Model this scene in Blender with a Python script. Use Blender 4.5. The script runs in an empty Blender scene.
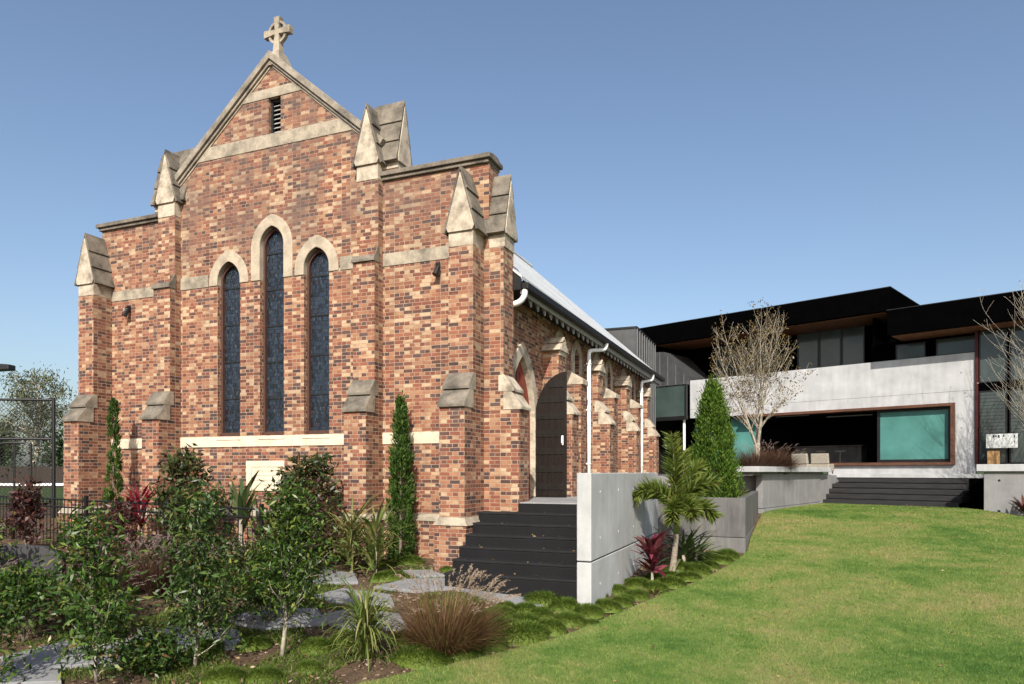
import bpy, bmesh, math, random
import numpy as np
from mathutils import Vector, Matrix, noise as mnoise
from mathutils.geometry import tessellate_polygon, delaunay_2d_cdt

R_ = math.radians
scn = bpy.context.scene
COL = scn.collection

# ------------------------------------------------------------------ camera, sky, sun, exposure
cam_d = bpy.data.cameras.new('camera')
cam = bpy.data.objects.new('camera', cam_d); COL.objects.link(cam)
cam.location = (0, 0, 2.0); cam.rotation_euler = (R_(90), 0, 0)
cam_d.sensor_width = 36; cam_d.lens = 36 * 700 / 1024
cam_d.shift_y = 130 / 1024
cam_d.clip_start = .1; cam_d.clip_end = 6000
scn.camera = cam

SUN_EL = 36
world = bpy.data.worlds.new('World'); scn.world = world
world.use_nodes = True
wn = world.node_tree.nodes; wl = world.node_tree.links
sky = wn.new('ShaderNodeTexSky'); sky.sky_type = 'NISHITA'; sky.sun_disc = False
sky.sun_elevation = R_(SUN_EL); sky.sun_rotation = R_(178)
sky.altitude = 0; sky.air_density = 1.0; sky.dust_density = 2.6; sky.ozone_density = 1.5
bg = wn['Background']; bg.inputs['Strength'].default_value = .126
wl.new(sky.outputs[0], bg.inputs['Color'])

sun_d = bpy.data.lights.new('sun', 'SUN'); sun = bpy.data.objects.new('sun', sun_d); COL.objects.link(sun)
sun_d.energy = 5.0; sun_d.angle = R_(.5); sun_d.color = (1, .93, .82)
sd = Vector((-.065, -math.cos(R_(SUN_EL)), math.sin(R_(SUN_EL))))
sun.rotation_euler = sd.to_track_quat('Z', 'Y').to_euler()
sun.location = sd * 60

vs = scn.view_settings
vs.view_transform = 'Standard'; vs.look = 'None'; vs.gamma = 1; vs.use_curve_mapping = False
vs.exposure = .42
scn.cycles.max_bounces = 6; scn.cycles.transparent_max_bounces = 8

# ------------------------------------------------------------------ material helpers
class NT:
    def __init__(s, name):
        s.m = bpy.data.materials.new(name); s.m.use_nodes = True
        s.n = s.m.node_tree.nodes; s.l = s.m.node_tree.links
        s.p = s.n['Principled BSDF']
    def new(s, t, **kw):
        n = s.n.new(t)
        for k, v in kw.items(): setattr(n, k, v)
        return n
    def set(s, sock, v):
        if hasattr(v, 'is_output') or isinstance(v, bpy.types.NodeSocket): s.l.new(v, sock)
        else: sock.default_value = v
    def coord(s, kind='Object'): return s.new('ShaderNodeTexCoord').outputs[kind]
    def pos(s): return s.new('ShaderNodeNewGeometry').outputs['Position']
    def noise(s, vec, scale, detail=4, rough=.55, dist=0):
        n = s.new('ShaderNodeTexNoise'); s.l.new(vec, n.inputs['Vector'])
        n.inputs['Scale'].default_value = scale; n.inputs['Detail'].default_value = detail
        n.inputs['Roughness'].default_value = rough; n.inputs['Distortion'].default_value = dist
        return n.outputs['Fac']
    def ramp(s, fac, stops, interp='LINEAR'):
        r = s.new('ShaderNodeValToRGB'); cr = r.color_ramp; cr.interpolation = interp
        while len(cr.elements) < len(stops): cr.elements.new(.5)
        for e, (p, c) in zip(cr.elements, stops):
            e.position = p; e.color = (*c, 1) if len(c) == 3 else c
        s.set(r.inputs[0], fac); return r.outputs[0]
    def rng(s, v, a, b, c=0, d=1):
        n = s.new('ShaderNodeMapRange'); s.set(n.inputs[0], v)
        for i, x in zip((1, 2, 3, 4), (a, b, c, d)): n.inputs[i].default_value = x
        return n.outputs[0]
    def mix(s, f, a, b, mode='MIX'):
        n = s.new('ShaderNodeMix', data_type='RGBA', blend_type=mode)
        s.set(n.inputs[0], f)
        for k, v in ((6, a), (7, b)):
            if isinstance(v, (tuple, list)): v = (*v[:3], 1)
            s.set(n.inputs[k], v)
        return n.outputs[2]
    def math(s, op, a, b=0.0):
        n = s.new('ShaderNodeMath', operation=op); s.set(n.inputs[0], a); s.set(n.inputs[1], b); return n.outputs[0]
    def scale(s, vec, v):
        n = s.new('ShaderNodeMapping'); s.l.new(vec, n.inputs[0]); n.inputs['Scale'].default_value = v; return n.outputs[0]
    def sep(s, vec):
        n = s.new('ShaderNodeSeparateXYZ'); s.l.new(vec, n.inputs[0]); return n.outputs
    def bump(s, h, strength=.4, dist=.01):
        b = s.new('ShaderNodeBump'); b.inputs['Strength'].default_value = strength; b.inputs['Distance'].default_value = dist
        s.l.new(h, b.inputs['Height']); s.l.new(b.outputs[0], s.p.inputs['Normal'])
    def fin(s, col=None, rough=.8, metal=0, spec=.3):
        if col is not None:
            if isinstance(col, tuple): col = (*col[:3], 1)
            s.set(s.p.inputs['Base Color'], col)
        s.set(s.p.inputs['Roughness'], rough); s.p.inputs['Metallic'].default_value = metal
        s.p.inputs['Specular IOR Level'].default_value = spec
        return s.m

def simple(name, c, rough=.7, var=.25, scale=6, spec=.3, metal=0, bump=0):
    t = NT(name); co = t.coord()
    f = t.noise(co, scale, 6)
    d = tuple(x * (1 - var) for x in c); b = tuple(min(1, x * (1 + var)) for x in c)
    col = t.ramp(f, [(.3, d), (.7, b)])
    if bump: t.bump(t.noise(co, scale * 8, 4), bump, .01)
    return t.fin(col, rough, metal, spec)

def brick_mat():
    t = NT('multicoloured_brick')
    uv = t.new('ShaderNodeUVMap').outputs[0]
    def bt(c1, c2, cm):
        b = t.new('ShaderNodeTexBrick'); t.l.new(uv, b.inputs['Vector'])
        b.offset = .5; b.squash = .55; b.squash_frequency = 2
        b.inputs['Color1'].default_value = c1; b.inputs['Color2'].default_value = c2; b.inputs['Mortar'].default_value = cm
        b.inputs['Scale'].default_value = 1; b.inputs['Mortar Size'].default_value = .0055; b.inputs['Mortar Smooth'].default_value = .15
        b.inputs['Bias'].default_value = 0; b.inputs['Brick Width'].default_value = .205; b.inputs['Row Height'].default_value = .0715
        return b
    b = bt((0, 0, 0, 1), (1, 1, 1, 1), (0, 0, 0, 1))
    big = t.noise(uv, .55, 3); mid = t.noise(t.scale(uv, (.55, 2.6, 1)), 2.2, 4, .65)
    rnd = t.math('ADD', t.math('ADD', t.math('MULTIPLY', b.outputs['Color'], 1.02), -.025), t.math('MULTIPLY', t.math('SUBTRACT', mid, .48), .85))
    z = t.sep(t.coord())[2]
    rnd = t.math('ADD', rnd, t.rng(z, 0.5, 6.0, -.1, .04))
    col = t.ramp(rnd, [(0, (.085, .052, .05)), (.07, (.14, .088, .08)), (.13, (.11, .058, .05)), (.2, (.175, .066, .045)),
                       (.33, (.245, .080, .044)), (.48, (.30, .108, .058)), (.62, (.345, .145, .075)), (.76, (.385, .195, .10)),
                       (.87, (.44, .27, .155)), (.96, (.56, .41, .26))], 'LINEAR')
    # broad weathering: rusty, pale and smoky zones several metres across
    zn = t.noise(uv, .42, 4, .6)
    col = t.mix(1, col, t.ramp(zn, [(.32, (.72, .66, .64)), (.46, (1, .98, .96)), (.56, (1.04, .94, .88)), (.7, (1.2, 1.16, 1.1))]), 'MULTIPLY')
    fine = t.noise(uv, 26, 5, .65)
    col = t.mix(t.rng(fine, .25, .75, .0, .42), col, (.24, .12, .085), 'MULTIPLY') if False else t.mix(.34, col, t.ramp(fine, [(.25, (.30, .3, .3)), (.75, (1, 1, 1))]), 'MULTIPLY')
    hs = t.new('ShaderNodeHueSaturation'); hs.inputs['Saturation'].default_value = .92; hs.inputs['Value'].default_value = .86; t.l.new(col, hs.inputs['Color']); col = hs.outputs[0]
    mort = t.ramp(t.noise(uv, 9, 3), [(.3, (.27, .20, .145)), (.7, (.45, .35, .255))])
    col = t.mix(b.outputs['Fac'], col, mort)
    # soot and lichen stains high on the wall, in blotches with their own shape
    st = t.math('MULTIPLY', t.rng(t.noise(uv, 1.3, 6, .62), .40, .68), t.rng(z, 5.6, 7.8))
    col = t.mix(t.math('MULTIPLY', st, .8), col, (.11, .085, .075))
    dr_ = t.noise(t.scale(uv, (3.2, .28, 1)), 1.0, 5, .6)
    col = t.mix(t.math('MULTIPLY', t.rng(dr_, .55, .75), .5), col, (.12, .085, .07))
    h = t.math('SUBTRACT', t.math('MULTIPLY', fine, .35), b.outputs['Fac'])
    t.bump(h, .75, .012)
    return t.fin(col, .88, 0, .2)

def stone_mat(name, light, dark, amt=(.42, .68), scale=2.5):
    t = NT(name); co = t.coord()
    n1 = t.noise(co, scale, 8, .65); n2 = t.noise(co, 22, 5, .6)
    col = t.ramp(n1, [(amt[0], light), (amt[1], dark)])
    col = t.mix(.35, col, t.ramp(n2, [(.3, (.5, .5, .5)), (.7, (1, 1, 1))]), 'MULTIPLY')
    t.bump(n2, .5, .01)
    return t.fin(col, .9, 0, .2)

def concrete_mat(name, c, streak=.2):
    t = NT(name); co = t.coord()
    n1 = t.noise(co, 1.4, 6, .6); n2 = t.noise(t.scale(co, (4, 4, .7)), 1.0, 6, .68); n3 = t.noise(co, 45, 3)
    d = tuple(x * .74 for x in c); b = tuple(min(1, x * 1.12) for x in c)
    col = t.ramp(n1, [(.25, d), (.75, b)])
    col = t.mix(streak, col, t.ramp(n2, [(.35, (.45, .45, .46)), (.65, (1, 1, 1))]), 'MULTIPLY')
    col = t.mix(.15, col, t.ramp(n3, [(.3, (.6, .6, .6)), (.6, (1, 1, 1))]), 'MULTIPLY')
    t.bump(n3, .15, .005)
    return t.fin(col, .75, 0, .3)

def leaf_mat(name, stops, trans=.25, rough=.42, spec=.4, tint=None):
    t = NT(name)
    r = t.new('ShaderNodeNewGeometry').outputs['Random Per Island']
    col = t.ramp(r, stops)
    m = t.fin(col, rough, 0, spec)
    tr = t.new('ShaderNodeBsdfTranslucent'); t.l.new(t.mix(1, col, tint or (1, 1, .45), 'MULTIPLY'), tr.inputs['Color'])
    mx = t.new('ShaderNodeMixShader'); mx.inputs[0].default_value = trans
    t.l.new(t.p.outputs[0], mx.inputs[1]); t.l.new(tr.outputs[0], mx.inputs[2])
    t.l.new(mx.outputs[0], t.n['Material Output'].inputs['Surface'])
    return m

def lawn_mat(name, blades):
    t = NT(name); p = t.pos()
    a = t.noise(p, .42, 5, .68, .4); b = t.noise(p, 2.1, 5, .7, .6); c = t.noise(p, 14 if not blades else 30, 4, .7)
    f = t.math('ADD', t.math('MULTIPLY', a, .62), t.math('ADD', t.math('MULTIPLY', b, .30), t.math('MULTIPLY', c, .18)))
    stops = [(.41, (.058, .13, .024)), (.48, (.10, .178, .037)), (.54, (.155, .22, .056)), (.60, (.215, .24, .08)), (.69, (.285, .25, .115))]
    col = t.ramp(f, stops)
    if blades:
        r = t.new('ShaderNodeNewGeometry').outputs['Random Per Island']
        col = t.mix(.75, col, t.ramp(r, [(0, (.38, .45, .36)), (.5, (1.0, 1.02, .95)), (.9, (1.4, 1.35, 1.25)), (.95, (2.3, 1.7, 1.4))]), 'MULTIPLY')
        m = t.fin(col, .55, 0, .25)
        tr = t.new('ShaderNodeBsdfTranslucent'); t.l.new(col, tr.inputs['Color'])
        mx = t.new('ShaderNodeMixShader'); mx.inputs[0].default_value = .3
        t.l.new(t.p.outputs[0], mx.inputs[1]); t.l.new(tr.outputs[0], mx.inputs[2])
        t.l.new(mx.outputs[0], t.n['Material Output'].inputs['Surface'])
        return m
    t.bump(t.noise(p, 60, 4, .7), .9, .03)
    return t.fin(col, .9, 0, .1)

def ground_mat():
    t = NT('mulch_soil'); p = t.pos()
    a = t.noise(p, 3, 6, .7); b = t.noise(p, 40, 5, .7)
    col = t.ramp(a, [(.3, (.075, .05, .034)), (.55, (.15, .105, .07)), (.75, (.24, .18, .12))])
    col = t.mix(.7, col, t.ramp(b, [(.3, (.3, .3, .3)), (.7, (1.2, 1.15, 1.1))]), 'MULTIPLY')
    # far away the ground is rough grass
    y = t.sep(p)[1]
    col = t.mix(t.rng(y, 19, 24), col, (.05, .075, .025))
    t.bump(b, 1, .03)
    return t.fin(col, .95, 0, .1)

def glass_lead_mat():
    t = NT('leadlight_glass'); co = t.coord()
    sp = t.sep(co); cmb = t.new('ShaderNodeCombineXYZ'); t.l.new(t.math('ADD', sp[0], sp[1]), cmb.inputs[0]); t.l.new(sp[2], cmb.inputs[1])
    wob = t.new('ShaderNodeTexNoise'); t.l.new(co, wob.inputs['Vector']); wob.inputs['Scale'].default_value = 3
    vec = t.mix(.06, cmb.outputs[0], wob.outputs['Color'], 'ADD')
    b = t.new('ShaderNodeTexBrick'); t.l.new(vec, b.inputs['Vector']); b.offset = .5
    b.inputs['Color1'].default_value = (0, 0, 0, 1); b.inputs['Color2'].default_value = (1, 1, 1, 1); b.inputs['Mortar'].default_value = (0, 0, 0, 1)
    b.inputs['Scale'].default_value = 1; b.inputs['Brick Width'].default_value = .052; b.inputs['Row Height'].default_value = .085; b.inputs['Mortar Size'].default_value = .004; b.inputs['Mortar Smooth'].default_value = .2
    pane = t.ramp(b.outputs['Color'], [(0, (.008, .011, .016)), (.3, (.014, .022, .034)), (.6, (.020, .032, .048)), (.82, (.016, .025, .042)), (.93, (.034, .045, .055)), (.97, (.03, .02, .028))], 'CONSTANT')
    fl = t.noise(t.scale(co, (60, 60, 16)), 1, 4, .7)
    pane = t.mix(.75, pane, t.ramp(fl, [(.35, (.35, .35, .4)), (.56, (1.1, 1.1, 1.1)), (.68, (3.6, 3.6, 3.4))]), 'MULTIPLY')
    col = t.mix(b.outputs['Fac'], pane, (.012, .012, .014))
    t.bump(t.math('SUBTRACT', t.noise(co, 22, 3), b.outputs['Fac']), .5, .008)
    return t.fin(col, .22, 0, .5)

def wood_mat(name, c, scale=(2, 2, 18), rough=.6, axis=None):
    t = NT(name); co = t.coord()
    n = t.noise(t.scale(co, scale), 1.2, 5, .6)
    col = t.ramp(n, [(.3, tuple(x * .6 for x in c)), (.7, tuple(x * 1.25 for x in c))])
    t.bump(n, .2, .004)
    return t.fin(col, rough, 0, .3)

def roof_metal():
    t = NT('roof_sheeting'); co = t.coord()
    w = t.new('ShaderNodeTexWave', wave_type='BANDS', bands_direction='Y'); t.l.new(co, w.inputs['Vector']); w.inputs['Scale'].default_value = 4.1
    n = t.noise(co, 1.1, 5)
    col = t.ramp(n, [(.3, (.42, .43, .43)), (.7, (.60, .61, .60))])
    t.bump(w.outputs['Fac'], .5, .02)
    return t.fin(col, .5, .1, .4)

def thin_glass(name, base, rough=.06, spec=.5):
    t = NT(name); co = t.coord()
    n = t.noise(co, .8, 3)
    col = t.ramp(n, [(.3, tuple(x * .75 for x in base)), (.7, tuple(x * 1.25 for x in base))])
    return t.fin(col, rough, 0, spec)

M = dict(
    brick=brick_mat(),
    stone=stone_mat('weathered_sandstone', (.39, .34, .265), (.15, .132, .105)),
    pale=stone_mat('pale_rendered_stone', (.52, .45, .355), (.18, .155, .12), (.43, .70), 3.6),
    arch=stone_mat('sandstone_arch', (.45, .385, .295), (.25, .21, .16), (.42, .74), 2.6),
    cap=stone_mat('stained_cap_stone', (.235, .205, .165), (.075, .067, .057), (.34, .66), 3),
    coping=stone_mat('lichened_coping_stone', (.33, .29, .235), (.11, .10, .085), (.36, .68), 3),
    cream=stone_mat('cream_painted_stone', (.66, .575, .44), (.42, .35, .27), (.48, .78), 4),
    lead=glass_lead_mat(),
    brown=simple('brown_painted_timber', (.07, .035, .028), .55, .2, 10),
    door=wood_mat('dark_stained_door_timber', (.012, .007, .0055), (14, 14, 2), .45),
    redwood=wood_mat('red_stained_timber', (.24, .045, .026), (14, 14, 2), .5),
    iron=simple('black_iron', (.012, .012, .013), .5, .3, 12, .4),
    steel=simple('black_powder_coat', (.010, .010, .011), .42, .2, 9, .4),
    white=simple('white_paint', (.78, .78, .76), .45, .06, 3),
    fascia=simple('grey_fascia_paint', (.34, .35, .34), .55, .12, 5),
    gutter=simple('dark_gutter_metal', (.012, .012, .013), .55, .25, 5, .2),
    roof=roof_metal(),
    conc=concrete_mat('grey_offform_concrete', (.44, .45, .455), .25),
    concd=concrete_mat('stained_dark_concrete', (.18, .178, .175), .65),
    concs=concrete_mat('streaked_planter_concrete', (.15, .147, .145), .9),
    concw=concrete_mat('pale_house_concrete', (.45, .46, .475), .3),
    concm=concrete_mat('mid_grey_concrete', (.235, .235, .24), .3),
    dark_step=concrete_mat('charcoal_stair_paint', (.005, .005, .0065), .7),
    tread=concrete_mat('paler_charcoal_tread', (.0125, .0125, .0145), .75),  # treads are a paler charcoal than the risers
    land=concrete_mat('landing_concrete', (.30, .30, .30), .3),
    paver=concrete_mat('bluestone_paver', (.235, .24, .25), .25),
    steptim=wood_mat('weathered_dark_step_timber', (.024, .0235, .025), (1.5, 12, 12), .7),
    black=simple('black_fascia_paint', (.0012, .0012, .0014), .9, .2, 4, .0),
    soffit=wood_mat('cedar_soffit', (.17, .068, .03), (10, 1.2, 1), .5),
    timber=wood_mat('cedar_frame', (.105, .048, .03), (1.5, 6, 6), .5),
    clad=simple('charcoal_zinc_cladding', (.05, .052, .055), .5, .2, 2.5, .4),
    seam=simple('zinc_standing_seam', (.11, .115, .12), .45, .15, 4, .4),
    dglass=thin_glass('dark_tinted_glass', (.045, .058, .057), .05, .5),
    gglass=thin_glass('grey_green_glass', (.045, .066, .064), .1, .45),
    teal=thin_glass('teal_blind_behind_glass', (.07, .20, .185), .12, .5),
    room=simple('shade_black_interior', (.010, .010, .010), .9, .2, 2, .1),  # near-black colour stands in for the unlit depth of the rooms
    seat=simple('beige_upholstery', (.27, .245, .205), .85, .15, 14),
    paper=simple('white_card', (.62, .64, .62), .7, .08, 5),
    ochre=simple('ochre_carton', (.42, .25, .11), .8, .2, 8),
    bark=simple('pale_mottled_bark', (.33, .295, .24), .85, .4, 14, .15, 0, .5),
    barkd=simple('grey_brown_bark', (.15, .125, .10), .9, .4, 12, .15, 0, .5),
    palmtrunk=wood_mat('ringed_palm_trunk', (.24, .205, .165), (3, 3, 26), .85),
    palmshaft=simple('green_crownshaft', (.13, .17, .045), .5, .25, 5),
    lawn=lawn_mat('lawn_turf', False), blade=lawn_mat('lawn_blades', True),
    ground=ground_mat(),
    court=simple('green_court_surface', (.03, .10, .055), .8, .15, 2),
    rend=simple('charcoal_render', (.045, .045, .048), .8, .2, 4),
    hedge_fence=wood_mat('dark_timber_paling', (.035, .025, .02), (16, 16, 1), .8),
    net=simple('tennis_net_cord', (.012, .012, .012), .8, .1, 5),
    chips=leaf_mat('mulch_chips', [(0, (.06, .04, .028)), (.5, (.15, .105, .07)), (.9, (.26, .2, .14)), (1, (.36, .3, .22))], .0, .9, .1),
    lf_tree=leaf_mat('glossy_green_leaf', [(0, (.016, .038, .008)), (.5, (.04, .088, .014)), (.82, (.075, .14, .02)), (.93, (.17, .22, .045)), (1, (.24, .17, .06))]),  # wide tone range imitates sunlit tips and dark inner foliage
    lf_treeb=leaf_mat('deep_green_leaf', [(0, (.015, .034, .008)), (.5, (.03, .066, .013)), (.85, (.065, .12, .022)), (.94, (.14, .18, .04)), (1, (.16, .06, .035))]),
    lf_treec=leaf_mat('fresh_green_leaf', [(0, (.018, .04, .007)), (.5, (.038, .082, .012)), (.85, (.085, .15, .022)), (1, (.2, .22, .05))]),
    lf_dark=leaf_mat('dark_leathery_leaf', [(0, (.016, .03, .010)), (.5, (.035, .058, .016)), (.85, (.085, .085, .03)), (1, (.15, .10, .045))], .15),
    lf_maroon=leaf_mat('maroon_leaf', [(0, (.03, .012, .014)), (.5, (.06, .022, .022)), (1, (.11, .05, .035))], .15),
    lf_red=leaf_mat('crimson_blade', [(0, (.10, .008, .018)), (.5, (.22, .014, .03)), (.8, (.30, .04, .07)), (1, (.12, .05, .04))], .3, .4, .4, (1, .5, .5)),
    lf_pink=leaf_mat('pink_edged_maroon_blade', [(0, (.05, .010, .018)), (.5, (.12, .018, .035)), (.8, (.26, .07, .09)), (1, (.07, .05, .03))], .25, .4, .4, (1, .6, .6)),
    lf_pine=leaf_mat('conifer_spray', [(0, (.020, .048, .010)), (.5, (.04, .085, .014)), (1, (.085, .135, .026))], .2, .6, .2),
    lf_thuja=leaf_mat('bright_conifer_spray', [(0, (.032, .075, .010)), (.5, (.062, .125, .014)), (.85, (.10, .17, .022)), (1, (.16, .21, .04))], .25, .6, .2),
    lf_palm=leaf_mat('palm_leaflet', [(0, (.045, .075, .012)), (.5, (.09, .135, .02)), (.85, (.16, .19, .04)), (1, (.24, .22, .065))], .3, .45, .35),
    lf_yucca=leaf_mat('strap_leaf', [(0, (.06, .085, .02)), (.5, (.12, .14, .04)), (.8, (.22, .20, .075)), (1, (.34, .27, .13))], .2),
    lf_strap=leaf_mat('pale_green_strap_leaf', [(0, (.06, .10, .02)), (.5, (.12, .165, .04)), (.85, (.21, .22, .07)), (1, (.30, .25, .11))], .25),
    lf_spear=leaf_mat('dark_spear_leaf', [(0, (.03, .055, .018)), (.6, (.055, .085, .028)), (1, (.15, .16, .07))], .15),
    lf_grass=leaf_mat('bronze_grass_blade', [(0, (.07, .035, .022)), (.4, (.14, .075, .04)), (.8, (.24, .15, .075)), (1, (.16, .17, .05))], .3, .6, .2, (1, .9, .7)),
    lf_dgrass=leaf_mat('dark_bronze_grass', [(0, (.035, .018, .015)), (.5, (.075, .038, .027)), (1, (.15, .09, .055))], .2, .6, .2, (1, .8, .7)),
    plume=leaf_mat('grass_plume', [(0, (.30, .22, .16)), (1, (.5, .4, .31))], .4, .9, .1, (1, .95, .9)),
    plumed=leaf_mat('mauve_plume', [(0, (.21, .15, .14)), (1, (.36, .28, .26))], .4, .9, .1, (1, .95, .9)),
    lf_mound=leaf_mat('fine_mound_grass', [(0, (.035, .075, .010)), (.5, (.07, .125, .016)), (.9, (.13, .18, .03)), (1, (.24, .23, .08))], .3, .6, .2),
    lf_bare=leaf_mat('sparse_autumn_leaf', [(0, (.06, .042, .016)), (.5, (.12, .08, .028)), (1, (.19, .14, .045))], .3),
    lf_gum=leaf_mat('gum_leaf', [(0, (.05, .065, .03)), (.5, (.095, .11, .055)), (1, (.16, .16, .085))], .2),
    lf_brom=leaf_mat('variegated_leaf', [(0, (.10, .10, .035)), (.5, (.22, .19, .08)), (.8, (.34, .28, .14)), (1, (.08, .03, .03))], .2),
    lf_fallen=leaf_mat('fallen_leaf', [(0, (.09, .05, .022)), (.5, (.2, .12, .05)), (1, (.32, .24, .1))], .1),
    lf_hedge=leaf_mat('hedge_leaf', [(0, (.012, .025, .008)), (1, (.035, .06, .015))], .1),
)

# ------------------------------------------------------------------ object helpers
def tag(o, label=None, cat=None, group=None, kind=None):
    if label: o['label'] = label
    if cat: o['category'] = cat
    if group: o['group'] = group
    if kind: o['kind'] = kind
    return o
def empty(name, loc, rz=0, label=None, cat=None, group=None):
    o = bpy.data.objects.new(name, None); COL.objects.link(o)
    o.location = loc; o.rotation_euler = (0, 0, rz); o.empty_display_size = .2
    return tag(o, label, cat, group)
def link_mesh(name, me, mat, parent=None, smooth=False):
    if mat is not None and len(me.materials) == 0: me.materials.append(mat)
    if smooth: me.polygons.foreach_set('use_smooth', [True] * len(me.polygons))
    o = bpy.data.objects.new(name, me); COL.objects.link(o)
    if parent: o.parent = parent
    return o

class MB:
    """collects shapes and links them as one mesh"""
    def __init__(s): s.v = []; s.f = []
    def add(s, vs_, fs):
        b = len(s.v); s.v += [tuple(v) for v in vs_]; s.f += [tuple(b + i for i in f) for f in fs]; return s
    def box(s, x0, x1, y0, y1, z0, z1):
        x0, x1 = min(x0, x1), max(x0, x1); y0, y1 = min(y0, y1), max(y0, y1); z0, z1 = min(z0, z1), max(z0, z1)
        return s.add([(x0, y0, z0), (x1, y0, z0), (x1, y1, z0), (x0, y1, z0), (x0, y0, z1), (x1, y0, z1), (x1, y1, z1), (x0, y1, z1)],
                     [(0, 3, 2, 1), (4, 5, 6, 7), (0, 1, 5, 4), (1, 2, 6, 5), (2, 3, 7, 6), (3, 0, 4, 7)])
    def hexa(s, p):  # 8 points: bottom loop 4, top loop 4
        return s.add(p, [(0, 3, 2, 1), (4, 5, 6, 7), (0, 1, 5, 4), (1, 2, 6, 5), (2, 3, 7, 6), (3, 0, 4, 7)])
    def prism(s, outer, w0, w1, f=lambda u, v, w: (u, w, v), holes=()):
        loops = [list(outer)] + [list(h) for h in holes]
        allp = [p for l in loops for p in l]; n = len(allp)
        if len(loops) == 1: tris = tessellate_polygon([[Vector((p[0], p[1], 0)) for p in l] for l in loops])
        else:
            ed_ = []; o = 0
            for l in loops: ed_ += [(o + i, o + (i + 1) % len(l)) for i in range(len(l))]; o += len(l)
            _, _, tr_, ov_, _, _ = delaunay_2d_cdt([Vector((p[0], p[1])) for p in allp], ed_, [], 0, 1e-7)
            inv = {i: (q[0] if len(q) else 0) for i, q in enumerate(ov_)}
            def inp(x, y, poly):
                c = False; j = len(poly) - 1
                for i in range(len(poly)):
                    if (poly[i][1] > y) != (poly[j][1] > y) and x < (poly[j][0] - poly[i][0]) * (y - poly[i][1]) / (poly[j][1] - poly[i][1]) + poly[i][0]: c = not c
                    j = i
                return c
            tris = []
            for t in tr_:
                t = [inv[i] for i in t]
                x = sum(allp[i][0] for i in t) / 3; y = sum(allp[i][1] for i in t) / 3
                if inp(x, y, loops[0]) and not any(inp(x, y, h) for h in loops[1:]): tris.append(t)
        vs_ = [f(p[0], p[1], w0) for p in allp] + [f(p[0], p[1], w1) for p in allp]
        fs = []
        for t in tris: fs.append(tuple(t)); fs.append(tuple(n + i for i in reversed(t)))
        o = 0
        for l in loops:
            k = len(l)
            for i in range(k): fs.append((o + i, o + (i + 1) % k, n + o + (i + 1) % k, n + o + i))
            o += k
        return s.add(vs_, fs)
    def tube(s, pts, rad, n=6, cap=True):
        pts = [Vector(p) for p in pts]
        if not hasattr(rad, '__len__'): rad = [rad] * len(pts)
        rings = []; up = None
        for i, p in enumerate(pts):
            d = (pts[min(i + 1, len(pts) - 1)] - pts[max(i - 1, 0)])
            d = d.normalized() if d.length > 1e-6 else Vector((0, 0, 1))
            if up is None: up = Vector((1, 0, 0)) if abs(d.x) < .8 else Vector((0, 1, 0))
            a = d.cross(up).normalized(); b = a.cross(d).normalized(); up = b
            rings.append([p + (a * math.cos(2 * math.pi * k / n) + b * math.sin(2 * math.pi * k / n)) * rad[i] for k in range(n)])
        vs_ = [v for r in rings for v in r]; fs = []
        for i in range(len(rings) - 1):
            for k in range(n):
                fs.append((i * n + k, i * n + (k + 1) % n, (i + 1) * n + (k + 1) % n, (i + 1) * n + k))
        if cap: fs.append(tuple(range(n - 1, -1, -1))); fs.append(tuple((len(rings) - 1) * n + k for k in range(n)))
        return s.add(vs_, fs)
    def build(s, name, mat, parent=None, uv=False, bevel=0, smooth=False):
        me = bpy.data.meshes.new(name); me.from_pydata(s.v, [], s.f); me.validate()
        bm = bmesh.new(); bm.from_mesh(me)
        bmesh.ops.recalc_face_normals(bm, faces=bm.faces); bm.to_mesh(me); bm.free()
        if uv: box_uv(me)
        o = link_mesh(name, me, mat, parent, smooth)
        if bevel:
            b = o.modifiers.new('bevel', 'BEVEL'); b.width = bevel; b.segments = 2; b.limit_method = 'ANGLE'
        return o
def box_uv(me):
    ul = me.uv_layers.new(name='UVMap')
    for p in me.polygons:
        n = p.normal
        for li in p.loop_indices:
            c = me.vertices[me.loops[li].vertex_index].co
            if abs(n.z) > .75: ul.data[li].uv = (c.x, c.y)
            elif abs(n.x) > abs(n.y): ul.data[li].uv = (c.y + 3.03, c.z)
            else: ul.data[li].uv = (c.x + 50, c.z)

def raw(name, verts, faces, mat, parent=None):
    """numpy verts (n,3), faces (m,k)"""
    verts = np.asarray(verts, dtype=np.float32); faces = np.asarray(faces, dtype=np.int32)
    me = bpy.data.meshes.new(name); k = faces.shape[1]
    me.vertices.add(len(verts)); me.vertices.foreach_set('co', verts.ravel())
    me.loops.add(faces.size); me.loops.foreach_set('vertex_index', faces.ravel())
    me.polygons.add(len(faces)); me.polygons.foreach_set('loop_start', np.arange(0, faces.size, k, dtype=np.int32))
    me.polygons.foreach_set('loop_total', np.full(len(faces), k, dtype=np.int32))
    me.update(calc_edges=True)
    return link_mesh(name, me, mat, parent)

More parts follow.
